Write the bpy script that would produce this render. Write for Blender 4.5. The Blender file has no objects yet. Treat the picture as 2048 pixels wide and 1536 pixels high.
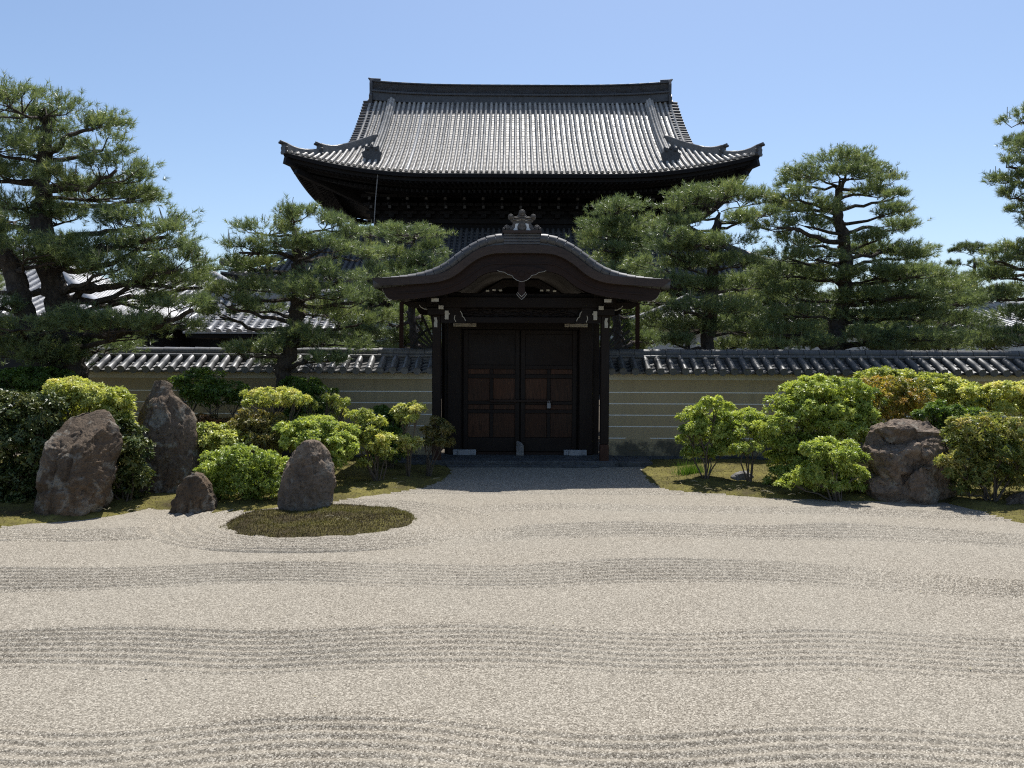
import bpy, math, random
import numpy as np
from mathutils import Matrix, Vector

# ------------------------------------------------------------------ camera, sky, sun, exposure
S = bpy.context.scene
COL = S.collection
F = 1538.0                      # focal length in photo pixels (photo 2048 x 1536)
EYE = np.array([0.0, 0.0, 2.0])
PITCH = math.atan(50 / F)
ROLL = math.radians(0.25)
CM = Matrix.Rotation(math.pi / 2 - PITCH, 3, 'X') @ Matrix.Rotation(ROLL, 3, 'Z')
CMN = np.array(CM)
cd = bpy.data.cameras.new('camera')
cam = bpy.data.objects.new('camera', cd)
COL.objects.link(cam)
cd.sensor_fit = 'HORIZONTAL'
cd.sensor_width = 36
cd.lens = F / 2048 * 36
cd.clip_start = 0.05
cd.clip_end = 3000
cam.matrix_world = Matrix.Translation(Vector(EYE)) @ CM.to_4x4()
S.camera = cam

SUN_DIR = np.array([0.125, 0.42, 1.0])
SUN_DIR /= np.linalg.norm(SUN_DIR)
sun_el = math.asin(SUN_DIR[2])
sun_az = math.atan2(SUN_DIR[0], SUN_DIR[1])
W = bpy.data.worlds.new('World')
S.world = W
W.use_nodes = True
nt = W.node_tree
bg = nt.nodes['Background']
sky = nt.nodes.new('ShaderNodeTexSky')
sky.sky_type = 'NISHITA'
sky.sun_disc = False
sky.sun_elevation = sun_el
sky.sun_rotation = sun_az
sky.altitude = 50
sky.air_density = 1.0
sky.dust_density = 1.1
sky.ozone_density = 3.2
nt.links.new(sky.outputs[0], bg.inputs[0])
bg.inputs[1].default_value = 0.09
sl = bpy.data.lights.new('sun', 'SUN')
sl.energy = 4.2
sl.angle = math.radians(0.53)
sl.color = (1.0, 0.975, 0.93)
so = bpy.data.objects.new('sun', sl)
COL.objects.link(so)
so.rotation_euler = Vector(SUN_DIR).to_track_quat('Z', 'Y').to_euler()
so.location = (5, 20, 40)
S.view_settings.view_transform = 'Standard'
S.view_settings.look = 'None'
S.view_settings.exposure = 0.78
S.view_settings.gamma = 1.0
S.cycles.use_denoising = False
S.cycles.filter_width = 1.15

# ------------------------------------------------------------------ helpers
RNG = np.random.default_rng(7)
ORG = {}


def ray(px, py):
    v = np.array([(px - 1024) / F, -(py - 768) / F, -1.0])
    return CMN @ v


def P(px, py, d):
    r = ray(px, py)
    return EYE + r * (d / r[1])


def G(px, py, z=0.0):
    r = ray(px, py)
    return EYE + r * ((z - EYE[2]) / r[2])


def unit(v):
    v = np.asarray(v, float)
    return v / np.maximum(np.linalg.norm(v, axis=-1, keepdims=True), 1e-9)


def hash3(ix, iy, iz, seed):
    h = (ix * 374761393 + iy * 668265263 + iz * 2147483647 + seed * 1274126177) & 0xFFFFFFFF
    h = ((h ^ (h >> 13)) * 1274126177) & 0xFFFFFFFF
    h = ((h ^ (h >> 16)) * 2246822519) & 0xFFFFFFFF
    return ((h ^ (h >> 15)) & 0xFFFFFF) / float(0xFFFFFF)


def vnoise(p, seed=0):
    p = np.asarray(p, float)
    i = np.floor(p).astype(np.int64)
    f = p - i
    f = f * f * (3 - 2 * f)
    r = 0
    for dx in (0, 1):
        for dy in (0, 1):
            for dz in (0, 1):
                w = (f[:, 0] if dx else 1 - f[:, 0]) * (f[:, 1] if dy else 1 - f[:, 1]) * (f[:, 2] if dz else 1 - f[:, 2])
                r = r + w * hash3(i[:, 0] + dx, i[:, 1] + dy, i[:, 2] + dz, seed)
    return r * 2 - 1


def fbm(p, seed=0, octv=4, ridged=False):
    a, s, r = 1.0, 1.0, 0
    for o in range(octv):
        n = vnoise(np.asarray(p) * s + o * 17.3, seed + o)
        if ridged:
            n = 1 - 2 * np.abs(n)
        r = r + a * n
        a *= 0.5
        s *= 2.03
    return r


def register(ob, parent, origin):
    ORG[ob.name] = np.array(origin, float)
    COL.objects.link(ob)
    if parent is not None:
        ob.parent = parent


def props(ob, label=None, cat=None, group=None, kind=None):
    if label:
        ob['label'] = label
    if cat:
        ob['category'] = cat
    if group:
        ob['group'] = group
    if kind:
        ob['kind'] = kind
    return ob


def thing(name, label, cat, loc, group=None):
    o = bpy.data.objects.new(name, None)
    o.empty_display_size = 0.2
    o.location = [float(c) for c in loc]
    register(o, None, loc)
    return props(o, label, cat, group)


def place(me, name, material, parent, origin):
    """origin: where a parentless mesh sits; a child uses the origin of its root"""
    ob = bpy.data.objects.new(name, me)
    if parent is not None:
        origin = ORG[parent.name]
    else:
        ob.location = [float(c) for c in origin]
    register(ob, parent, origin)
    if material is not None:
        me.materials.append(material)
    return ob


class MB:
    """collects shapes for ONE mesh object"""

    def __init__(self):
        self.v, self.f, self.n = [], [], 0

    def add(self, V, Fc):
        V = np.asarray(V, float).reshape(-1, 3)
        self.v.append(V)
        k = self.n
        self.f.extend([[int(i) + k for i in f] for f in Fc])
        self.n += len(V)
        return self

    def box(self, x0, x1, y0, y1, z0, z1):
        V = [(x, y, z) for x in (x0, x1) for y in (y0, y1) for z in (z0, z1)]
        return self.add(V, [(0, 1, 3, 2), (4, 6, 7, 5), (0, 4, 5, 1), (2, 3, 7, 6), (0, 2, 6, 4), (1, 5, 7, 3)])

    def beam(self, a, b, w, h, up=(0, 0, 1)):
        a, b = np.array(a, float), np.array(b, float)
        t = unit(b - a)
        s = unit(np.cross(t, up))
        u = np.cross(s, t)
        V = [e + s * w / 2 * i + u * h / 2 * j for e in (a, b) for i in (-1, 1) for j in (-1, 1)]
        return self.add(V, [(0, 1, 3, 2), (4, 6, 7, 5), (0, 4, 5, 1), (2, 3, 7, 6), (0, 2, 6, 4), (1, 5, 7, 3)])

    def tube(self, path, rad, n=6, caps=True, arc=None, up=(0, 0, 1)):
        path = np.asarray(path, float)
        m = len(path)
        rad = np.broadcast_to(np.asarray(rad, float), (m,))
        t = unit(np.gradient(path, axis=0))
        up = np.array(up, float)
        if abs(np.mean(t @ up)) > 0.9 and arc is None:
            up = np.array([0.31, 0.95, 0.05])
        s = unit(np.cross(t, up))
        u = np.cross(s, t)
        if arc is None:
            a = np.linspace(0, 2 * math.pi, n, endpoint=False)
        else:
            a = np.linspace(arc[0], arc[1], n)
        V = path[:, None, :] + rad[:, None, None] * (np.cos(a)[None, :, None] * s[:, None, :] + np.sin(a)[None, :, None] * u[:, None, :])
        Fc = []
        last = n if arc is None else n - 1
        for i in range(m - 1):
            for j in range(last):
                k = (j + 1) % n
                Fc.append((i * n + j, i * n + k, (i + 1) * n + k, (i + 1) * n + j))
        if caps:
            Fc.append(tuple(range(n))[::-1])
            Fc.append(tuple((m - 1) * n + j for j in range(n)))
        return self.add(V.reshape(-1, 3), Fc)

    def grid(self, V, flip=False):
        V = np.asarray(V, float)
        m, n = V.shape[:2]
        Fc = []
        for i in range(m - 1):
            for j in range(n - 1):
                q = (i * n + j, i * n + j + 1, (i + 1) * n + j + 1, (i + 1) * n + j)
                Fc.append(q[::-1] if flip else q)
        return self.add(V.reshape(-1, 3), Fc)

    def prism(self, poly, y0, y1):
        """polygon in x-z extruded along y"""
        n = len(poly)
        V = [(x, y0, z) for x, z in poly] + [(x, y1, z) for x, z in poly]
        Fc = [tuple(range(n)), tuple(range(2 * n - 1, n - 1, -1))]
        for i in range(n):
            j = (i + 1) % n
            Fc.append((i, i + n, j + n, j))
        return self.add(V, Fc)

    def strip(self, top, bot, y0, y1):
        """solid between two x-z curves (same length), extruded along y"""
        top, bot = np.asarray(top, float), np.asarray(bot, float)
        m = len(top)
        V = []
        for i in range(m):
            V += [(top[i, 0], y0, top[i, 1]), (bot[i, 0], y0, bot[i, 1]), (bot[i, 0], y1, bot[i, 1]), (top[i, 0], y1, top[i, 1])]
        Fc = [(0, 3, 2, 1), (4 * m - 4, 4 * m - 3, 4 * m - 2, 4 * m - 1)]
        for i in range(m - 1):
            for k in range(4):
                l = (k + 1) % 4
                Fc.append((4 * i + k, 4 * i + l, 4 * i + 4 + l, 4 * i + 4 + k))
        return self.add(V, Fc)

    def sphere(self, c, r, n=10, m=7):
        V, Fc = [], []
        r = np.broadcast_to(np.asarray(r, float), (3,))
        for i in range(m + 1):
            a = math.pi * i / m
            for j in range(n):
                b = 2 * math.pi * j / n
                V.append((c[0] + r[0] * math.sin(a) * math.cos(b), c[1] + r[1] * math.sin(a) * math.sin(b), c[2] + r[2] * math.cos(a)))
        for i in range(m):
            for j in range(n):
                k = (j + 1) % n
                Fc.append((i * n + j, (i + 1) * n + j, (i + 1) * n + k, i * n + k))
        return self.add(V, Fc)

    def build(self, name, material, parent=None, origin=(0, 0, 0), smooth=False, bevel=0):
        if parent is not None:
            origin = ORG[parent.name]
        V = np.concatenate(self.v) - np.asarray(origin, float)
        me = bpy.data.meshes.new(name)
        me.from_pydata(V.tolist(), [], self.f)
        me.update()
        if smooth:
            me.polygons.foreach_set('use_smooth', [True] * len(me.polygons))
            try:
                me.set_sharp_from_angle(angle=math.radians(50))
            except Exception:
                pass
        ob = place(me, name, material, parent, origin)
        if bevel:
            b = ob.modifiers.new('bevel', 'BEVEL')
            b.width = bevel
            b.segments = 1
            b.limit_method = 'ANGLE'
        return ob


def build_each(mb, name, material, parent, bevel=0):
    """one object for every shape that was added"""
    k0 = 0
    out = []
    bounds = []
    for v in mb.v:
        bounds.append((k0, k0 + len(v)))
        k0 += len(v)
    for (a, b), v in zip(bounds, mb.v):
        q = MB()
        q.add(v, [[i - a for i in f] for f in mb.f if a <= f[0] < b])
        out.append(q.build(name, material, parent, bevel=bevel))
    return out


def poly_mesh(name, V, k, material, parent, origin=(0, 0, 0), tint=None):
    """V: (M*k,3) loose k-gons, fast path for foliage"""
    if parent is not None:
        origin = ORG[parent.name]
    V = np.asarray(V, np.float32) - np.asarray(origin, np.float32)
    nv = len(V)
    m = nv // k
    me = bpy.data.meshes.new(name)
    me.vertices.add(nv)
    me.vertices.foreach_set('co', V.ravel())
    me.loops.add(nv)
    me.loops.foreach_set('vertex_index', np.arange(nv, dtype=np.int32))
    me.polygons.add(m)
    me.polygons.foreach_set('loop_start', np.arange(0, nv, k, dtype=np.int32))
    if tint is not None:
        at = me.attributes.new('tint', 'FLOAT', 'FACE')
        at.data.foreach_set('value', np.asarray(tint, np.float32))
    me.update(calc_edges=True)
    return place(me, name, material, parent, origin)


# ------------------------------------------------------------------ materials
def lin(c):
    return (c[0], c[1], c[2], 1.0)


class NT:
    def __init__(self, name):
        self.m = bpy.data.materials.new(name)
        self.m.use_nodes = True
        self.t = self.m.node_tree
        self.b = self.t.nodes['Principled BSDF']
        self.out = self.t.nodes['Material Output']
        self._co = None

    def n(self, kind, **kw):
        x = self.t.nodes.new(kind)
        for k, v in kw.items():
            setattr(x, k, v)
        return x

    def link(self, a, b):
        self.t.links.new(a, b)

    def co(self, scale=None):
        if self._co is None:
            self._co = self.n('ShaderNodeTexCoord').outputs['Object']
        if scale is None:
            return self._co
        mp = self.n('ShaderNodeMapping')
        mp.inputs['Scale'].default_value = scale
        self.link(self._co, mp.inputs[0])
        return mp.outputs[0]

    def noise(self, scale, detail=4, rough=0.55, vec=None, dist=0.0):
        x = self.n('ShaderNodeTexNoise')
        x.inputs['Scale'].default_value = scale
        x.inputs['Detail'].default_value = detail
        x.inputs['Roughness'].default_value = rough
        x.inputs['Distortion'].default_value = dist
        self.link(vec if vec is not None else self.co(), x.inputs['Vector'])
        return x.outputs['Fac']

    def voronoi(self, scale, out='Distance', vec=None, feature='F1'):
        x = self.n('ShaderNodeTexVoronoi', feature=feature)
        x.inputs['Scale'].default_value = scale
        self.link(vec if vec is not None else self.co(), x.inputs['Vector'])
        return x.outputs[out]

    def ramp(self, fac, stops):
        r = self.n('ShaderNodeValToRGB')
        e = r.color_ramp.elements
        while len(e) < len(stops):
            e.new(0.5)
        for el, (p, c) in zip(e, stops):
            el.position = p
            el.color = lin(c) if not np.isscalar(c) else (c, c, c, 1)
        self.link(fac, r.inputs[0])
        return r.outputs[0]

    def mix(self, fac, a, b, blend='MIX'):
        x = self.n('ShaderNodeMix', data_type='RGBA', blend_type=blend)
        for sock, v in ((x.inputs[0], fac), (x.inputs[6], a), (x.inputs[7], b)):
            if isinstance(v, (int, float)):
                sock.default_value = v
            elif isinstance(v, tuple):
                sock.default_value = lin(v)
            else:
                self.link(v, sock)
        return x.outputs[2]

    def math(self, op, a, b=None):
        x = self.n('ShaderNodeMath', operation=op)
        for sock, v in ((x.inputs[0], a), (x.inputs[1], b)):
            if v is None:
                continue
            if isinstance(v, (int, float)):
                sock.default_value = v
            else:
                self.link(v, sock)
        return x.outputs[0]

    def bump(self, h, strength, dist=0.02, normal=None):
        x = self.n('ShaderNodeBump')
        x.inputs['Strength'].default_value = strength
        x.inputs['Distance'].default_value = dist
        self.link(h, x.inputs['Height'])
        if normal is not None:
            self.link(normal, x.inputs['Normal'])
        return x.outputs[0]

    def done(self, color=None, rough=None, normal=None, spec=None):
        if color is not None:
            if isinstance(color, tuple):
                self.b.inputs['Base Color'].default_value = lin(color)
            else:
                self.link(color, self.b.inputs['Base Color'])
        if rough is not None:
            if isinstance(rough, (int, float)):
                self.b.inputs['Roughness'].default_value = rough
            else:
                self.link(rough, self.b.inputs['Roughness'])
        if normal is not None:
            self.link(normal, self.b.inputs['Normal'])
        if spec is not None:
            self.b.inputs['Specular IOR Level'].default_value = spec
        return self.m


def sc(c, k):
    return tuple(x * k for x in c)


def wood(name, c, rough=0.6, grain=(1, 1, 1), var=0.5, bump=0.3, spec=0.16):
    m = NT(name)
    v = m.co(grain)
    n1 = m.noise(9, 6, 0.6, v, 0.6)
    n2 = m.noise(1.3, 3, 0.5)
    c1 = m.ramp(n1, [(0.3, sc(c, 1 - var)), (0.7, sc(c, 1 + var))])
    c2 = m.mix(m.ramp(n2, [(0.35, 0.0), (0.7, 0.55)]), c1, sc((c[0] * 1.1, c[1], c[2] * 0.9), 1.5))
    return m.done(c2, m.ramp(n2, [(0.3, rough - 0.12), (0.7, rough + 0.12)]), m.bump(n1, bump, 0.01), spec)


def leafmat(name, stops, rough=0.42, trans=0.35, tcol=(1.2, 1.25, 0.7), spec=0.4):
    m = NT(name)
    a = m.n('ShaderNodeAttribute', attribute_name='tint')
    col = m.ramp(a.outputs['Fac'], stops)
    m.done(col, rough, None, spec)
    tr = m.n('ShaderNodeBsdfTranslucent')
    m.link(m.mix(1.0, col, tcol, 'MULTIPLY'), tr.inputs[0])
    mx = m.n('ShaderNodeMixShader')
    mx.inputs[0].default_value = trans
    m.link(m.b.outputs[0], mx.inputs[1])
    m.link(tr.outputs[0], mx.inputs[2])
    m.link(mx.outputs[0], m.out.inputs[0])
    return m.m


def tilemat(name, c, rough=0.42, spec=0.5, spot=0.5, scale=1.0):
    m = NT(name)
    n1 = m.noise(2.2 * scale, 5, 0.6)
    n2 = m.noise(14 * scale, 4, 0.65)
    v = m.voronoi(3.6 * scale, 'Color')
    sep = m.n('ShaderNodeSeparateColor')
    m.link(v, sep.inputs[0])
    col = m.mix(m.ramp(n2, [(0.35, 0.0), (0.75, 1.0)]), sc(c, 0.62), sc((c[0] * 1.05, c[1], c[2] * 0.93), 1.5))
    col = m.mix(m.math('MULTIPLY', sep.outputs[0], spot), col, sc(c, 1.7))
    r = m.ramp(n1, [(0.3, rough - 0.1), (0.7, rough + 0.14)])
    return m.done(col, r, m.bump(n2, 0.15, 0.01), spec)


M = {}
M['wood_gate'] = wood('gate wood', (0.014, 0.0095, 0.0075), 0.6, (6, 6, 0.6), 0.5)
M['wood_gate_h'] = wood('gate beam wood', (0.010, 0.007, 0.006), 0.6, (0.6, 6, 6), 0.5)
M['wood_brown'] = wood('weathered verge board', (0.047, 0.036, 0.032), 0.7, (0.7, 4, 4), 0.25, 0.2)
M['wood_hafu'] = wood('red brown barge board', (0.018, 0.0095, 0.007), 0.5, (0.7, 4, 4), 0.4, 0.2)
M['wood_panel'] = wood('door panel wood', (0.050, 0.024, 0.013), 0.5, (9, 6, 0.5), 0.9)
_t = M['wood_panel'].node_tree
_b = _t.nodes['Principled BSDF']
_src = _b.inputs['Base Color'].links[0].from_socket
_oi = _t.nodes.new('ShaderNodeObjectInfo')
_mx = _t.nodes.new('ShaderNodeMix')
_mx.data_type = 'RGBA'
_mx.blend_type = 'MULTIPLY'
_mx.inputs[0].default_value = 1.0
_rp = _t.nodes.new('ShaderNodeValToRGB')
_rp.color_ramp.elements[0].color = (0.6, 0.56, 0.54, 1)
_rp.color_ramp.elements[1].color = (1.1, 0.96, 0.88, 1)
_t.links.new(_oi.outputs['Random'], _rp.inputs[0])
_t.links.new(_src, _mx.inputs[6])
_t.links.new(_rp.outputs[0], _mx.inputs[7])
_t.links.new(_mx.outputs[2], _b.inputs['Base Color'])
M['wood_temple'] = wood('temple dark wood', (0.009, 0.008, 0.008), 0.7, (0.4, 0.4, 2.0), 0.5)
M['wood_foot'] = wood('worn post foot', (0.05, 0.026, 0.018), 0.7, (6, 6, 0.6), 0.4)
M['tile'] = tilemat('grey roof tile', (0.14, 0.13, 0.118), 0.5, 0.4)  # valleys darker than the rolls, their shade is put into the colour
M['tile_roll'] = tilemat('sun-painted cover tile', (0.27, 0.25, 0.222), 0.48, 0.45, 0.85)  # same tile made paler, sunlight on the rolls is painted in
M['tile_new'] = tilemat('replaced pale tile', (0.48, 0.46, 0.43), 0.4, 0.5, 0.2)
M['tile_wall'] = tilemat('wall roof tile', (0.105, 0.104, 0.104), 0.45, 0.5)
M['tile_verge'] = tilemat('dark verge tile', (0.06, 0.06, 0.062), 0.5, 0.35, 0.3)
M['tile_old'] = tilemat('mossy old roof tile', (0.060, 0.061, 0.060), 0.5, 0.45, 0.35, 2)
M['tile_dark'] = tilemat('dark ridge tile', (0.055, 0.055, 0.058), 0.45, 0.5)
M['tile_pale'] = tilemat('pale roof tile', (0.27, 0.268, 0.27), 0.42, 0.55)


def mk_simple(name, c, rough=0.6, scale=8, var=0.25, bump=0.15, spec=0.4):
    m = NT(name)
    n1 = m.noise(scale, 5, 0.6)
    return m.done(m.ramp(n1, [(0.3, sc(c, 1 - var)), (0.7, sc(c, 1 + var))]), rough, m.bump(n1, bump, 0.01), spec)


M['white'] = mk_simple('aged white paint', (0.42, 0.39, 0.33), 0.6, 14, 0.15)
M['faded'] = mk_simple('faded paint', (0.07, 0.065, 0.06), 0.7)
M['metal'] = mk_simple('pale metal fitting', (0.36, 0.33, 0.27), 0.45, 18, 0.2)
M['steel'] = mk_simple('dull grey metal fitting', (0.26, 0.27, 0.28), 0.45, 18, 0.2)
M['line'] = mk_simple('white wall line', (0.78, 0.76, 0.70), 0.7, 14, 0.1)
M['cornice'] = mk_simple('cream plaster band', (0.50, 0.47, 0.39), 0.8, 3, 0.12)
M['oni'] = mk_simple('ornament tile', (0.085, 0.075, 0.066), 0.7, 25, 0.5, 0.4)
M['lead'] = mk_simple('grey cable', (0.22, 0.22, 0.22), 0.5)
M['plaster_white'] = mk_simple('white plaster', (0.66, 0.66, 0.64), 0.8, 2, 0.06)
M['black'] = mk_simple('black wood', (0.012, 0.011, 0.011), 0.7)
M['candle'] = mk_simple('pine candle', (0.22, 0.19, 0.11), 0.7, 30, 0.3)
M['stem'] = mk_simple('shrub stem', (0.085, 0.066, 0.048), 0.8, 30, 0.35)

# ochre garden wall plaster with damp stains near the ground
m = NT('ochre wall plaster')
n1 = m.noise(0.9, 5, 0.6)
n2 = m.noise(26, 4, 0.6)
n3 = m.noise(2.2, 6, 0.65)
sx = m.n('ShaderNodeSeparateXYZ')
m.link(m.co(), sx.inputs[0])
col = m.mix(m.ramp(n1, [(0.3, 0.0), (0.75, 1.0)]), (0.38, 0.30, 0.175), (0.44, 0.36, 0.22))
col = m.mix(m.math('MULTIPLY', n2, 0.25), col, (0.23, 0.19, 0.115))
nv = m.noise(1.0, 5, 0.65, m.co((7, 7, 0.35)))
col = m.mix(m.math('MULTIPLY', m.ramp(nv, [(0.48, 0.0), (0.72, 1.0)]), 0.4), col, (0.20, 0.165, 0.10))
hgt = m.math('ADD', m.math('MULTIPLY', sx.outputs[2], 1.6), m.math('MULTIPLY', n3, -1.05))
low = m.ramp(hgt, [(0.0, 1.0), (0.16, 0.0)])
st = m.math('MULTIPLY', m.ramp(n3, [(0.42, 0.0), (0.56, 1.0)]), low)
col = m.mix(m.math('MULTIPLY', st, 0.85), col, (0.05, 0.05, 0.042))
M['ochre'] = m.done(col, 0.85, m.bump(n2, 0.15, 0.006), 0.25)

# gravel
m = NT('raked white gravel')
vc = m.voronoi(135, 'Color')
vd = m.voronoi(135, 'Distance')
sp = m.n('ShaderNodeSeparateColor')
m.link(vc, sp.inputs[0])
nf = m.noise(190, 2, 0.6)
nb = m.noise(0.55, 4, 0.6)
col = m.ramp(sp.outputs[0], [(0.0, (0.066, 0.054, 0.038)), (0.25, (0.150, 0.130, 0.098)), (0.6, (0.240, 0.211, 0.165)), (1.0, (0.45, 0.405, 0.33))])
col = m.mix(m.ramp(vd, [(0.35, 0.0), (0.9, 0.45)]), col, (0.13, 0.11, 0.085))
col = m.mix(m.math('MULTIPLY', m.ramp(nb, [(0.4, 0.0), (0.75, 1.0)]), 0.25), col, (0.27, 0.25, 0.205))
hh = m.math('ADD', m.math('MULTIPLY', vd, -1.0), m.math('MULTIPLY', nf, 0.5))
M['gravel'] = m.done(col, 0.85, m.bump(hh, 0.40, 0.008), 0.3)

# earth
m = NT('bare earth')
n1 = m.noise(3, 6, 0.65)
M['earth'] = m.done(m.ramp(n1, [(0.3, (0.055, 0.045, 0.032)), (0.7, (0.12, 0.10, 0.075))]), 0.95, m.bump(n1, 0.4, 0.03), 0.2)

# moss
MOSS = {'moss': [(0.28, (0.050, 0.038, 0.020)), (0.40, (0.085, 0.075, 0.022)), (0.52, (0.128, 0.113, 0.030)), (0.72, (0.19, 0.168, 0.045))],
        'moss_dark': [(0.32, (0.040, 0.029, 0.017)), (0.45, (0.060, 0.050, 0.018)), (0.56, (0.082, 0.071, 0.020)), (0.74, (0.12, 0.108, 0.030))]}
for nm_, stops in MOSS.items():
    m = NT('moss ground')
    n1 = m.noise(1.7, 6, 0.62)
    n2 = m.noise(16, 5, 0.7)
    col = m.ramp(n1, stops)
    col = m.mix(m.ramp(n2, [(0.45, 0.0), (0.72, 0.7)]), col, (0.06, 0.045, 0.027))
    M[nm_] = m.done(col, 0.95, m.bump(n2, 0.9, 0.03), 0.15)
M['mossblade'] = leafmat('moss blades', [(0.0, (0.045, 0.031, 0.016)), (0.35, (0.066, 0.050, 0.018)), (0.7, (0.098, 0.086, 0.022)), (1, (0.15, 0.136, 0.034))], 0.7, 0.25)
M['mossblade_bed'] = leafmat('bed moss blades', [(0.0, (0.06, 0.045, 0.02)), (0.4, (0.10, 0.088, 0.024)), (0.75, (0.15, 0.132, 0.034)), (1, (0.22, 0.19, 0.05))], 0.7, 0.25)
M['grass'] = leafmat('grass blades', [(0, (0.06, 0.12, 0.018)), (1, (0.13, 0.22, 0.03))], 0.5, 0.35)

# rock
def rockmat(name, c, warm, lichen=0.5):
    m = NT(name)
    n1 = m.noise(2.6, 8, 0.68, None, 0.4)
    n2 = m.noise(22, 7, 0.7)
    n3 = m.noise(4.5, 7, 0.66, None, 0.5)
    n4 = m.noise(1.5, 3, 0.5)
    vv = m.voronoi(7, 'Distance', None, 'DISTANCE_TO_EDGE')
    col = m.ramp(n1, [(0.28, sc(c, 0.45)), (0.5, c), (0.74, sc(c, 1.6))])
    col = m.mix(m.ramp(n4, [(0.45, 0.0), (0.68, 0.65)]), col, warm)
    col = m.mix(m.math('MULTIPLY', m.ramp(n3, [(0.53, 0.0), (0.62, 1.0)]), lichen), col, (0.27, 0.255, 0.215))
    col = m.mix(m.ramp(n2, [(0.36, 0.75), (0.5, 0.0)]), col, sc(c, 0.35))
    h = m.math('ADD', m.math('MULTIPLY', n2, 0.5), m.math('MULTIPLY', n1, 0.8))
    return m.done(col, 0.8, m.bump(h, 1.0, 0.07), 0.25)


M['rock_a'] = rockmat('dark lichen rock', (0.105, 0.075, 0.050), (0.17, 0.108, 0.058), 0.6)
M['rock_b'] = rockmat('grey lichen rock', (0.120, 0.089, 0.062), (0.17, 0.105, 0.062), 0.75)
M['rock_c'] = rockmat('purple brown rock', (0.165, 0.124, 0.091), (0.19, 0.138, 0.092), 0.55)
M['paving'] = rockmat('grey paving stone', (0.085, 0.088, 0.088), (0.10, 0.10, 0.095), 0.12)
M['stopstone'] = rockmat('door stop stone', (0.22, 0.21, 0.20), (0.22, 0.2, 0.17), 0.2)

# bark
m = NT('pine bark')
vv = m.voronoi(13, 'Distance', m.co((1, 1, 0.45)))
n1 = m.noise(18, 6, 0.7)
col = m.ramp(vv, [(0.1, (0.075, 0.058, 0.045)), (0.55, (0.032, 0.025, 0.020))])
col = m.mix(m.ramp(n1, [(0.4, 0.0), (0.7, 0.6)]), col, (0.10, 0.085, 0.07))
M['bark'] = m.done(col, 0.85, m.bump(m.math('ADD', m.math('MULTIPLY', vv, -1), m.math('MULTIPLY', n1, 0.4)), 0.9, 0.03), 0.25)
M['pine'] = leafmat('pine needles', [(0.0, (0.084, 0.122, 0.060)), (0.45, (0.155, 0.208, 0.090)), (0.8, (0.235, 0.285, 0.115)), (1.0, (0.335, 0.335, 0.15))], 0.36, 0.42, (1.2, 1.15, 0.75), 0.6)
M['pine_far'] = leafmat('far pine needles', [(0.0, (0.08, 0.11, 0.055)), (1.0, (0.15, 0.18, 0.075))], 0.5, 0.3)

# ------------------------------------------------------------------ ground, gravel, moss beds
g = MB()
g.grid(np.array([[(x, y, -0.06) for x in (-1500, -60, 60, 1500)] for y in (-1500, -40, 90, 1500)], float), True)
props(g.build('ground', M['earth']), kind='structure')


def curve(pts):
    w = np.array([G(a, b)[:2] for a, b in pts])
    w = w[np.argsort(w[:, 0])]
    return w


def smooth_interp(x, w, it=1):
    # sample the control polyline and round its corners
    xs = np.linspace(w[0, 0], w[-1, 0], 400)
    ys = np.interp(xs, w[:, 0], w[:, 1])
    k = np.hanning(61)
    k /= k.sum()
    ys = np.convolve(np.pad(ys, 30, mode='edge'), k, 'valid')
    return np.interp(x, xs, ys)


BANDS = [
    ([(-300, 1435), (0, 1445), (200, 1460), (500, 1430), (700, 1422), (900, 1430), (1024, 1448), (1274, 1465), (1524, 1445), (1724, 1440), (2048, 1465), (2300, 1450)], None, 0.86),
    ([(-300, 1268), (0, 1260), (150, 1252), (300, 1247), (500, 1260), (650, 1255), (850, 1242), (1024, 1245), (1274, 1262), (1524, 1255), (1674, 1250), (1874, 1265), (2048, 1277), (2300, 1270)],
     [(-300, 1340), (0, 1335), (300, 1342), (500, 1352), (750, 1337), (1024, 1332), (1274, 1347), (1424, 1350), (1574, 1340), (1724, 1340), (2048, 1362), (2300, 1350)], None),
    ([(-300, 1135), (0, 1130), (200, 1135), (500, 1122), (750, 1122), (1024, 1130), (1174, 1117), (1324, 1112), (1574, 1120), (1774, 1140), (2048, 1165), (2300, 1160)],
     [(-300, 1195), (0, 1187), (250, 1180), (500, 1165), (750, 1172), (1024, 1180), (1274, 1165), (1524, 1165), (1774, 1180), (2048, 1200), (2300, 1190)], None),
    ([(880, 1072), (1024, 1052), (1224, 1040), (1524, 1052), (1674, 1042), (1874, 1055), (2048, 1070), (2400, 1080)],
     [(880, 1090), (1024, 1080), (1274, 1072), (1524, 1080), (1774, 1082), (2048, 1097), (2400, 1105)], None),
    ([(900, 1015), (1100, 1005), (1400, 1012), (1700, 1015), (1900, 1022), (2300, 1030)],
     [(900, 1028), (1100, 1018), (1400, 1025), (1700, 1030), (1900, 1040), (2300, 1045)], None),
]
ISL = G(643, 1043)
ISL_R = (1.12, 0.83)
LFT = G(190, 1035)

gx = np.arange(-13, 13.001, 0.045)
gy = np.concatenate([np.linspace(-8, 2.9, 8), np.arange(2.92, 8, 0.0135), np.arange(8, 14.9, 0.024)])
X, Y = np.meshgrid(gx, gy)
Hh = np.zeros_like(X)
p3 = np.stack([X.ravel(), Y.ravel(), np.zeros(X.size)], 1)
lown = fbm(p3 * np.array([0.9, 0.9, 1]), 3, 2).reshape(X.shape)
midn = fbm(p3 * np.array([9, 9, 1]), 11, 3).reshape(X.shape)
Hh += 0.006 * lown


def win(v, e=0.06):
    return np.clip(v / e, 0, 1) * np.clip((1 - v) / e, 0, 1)


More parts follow.
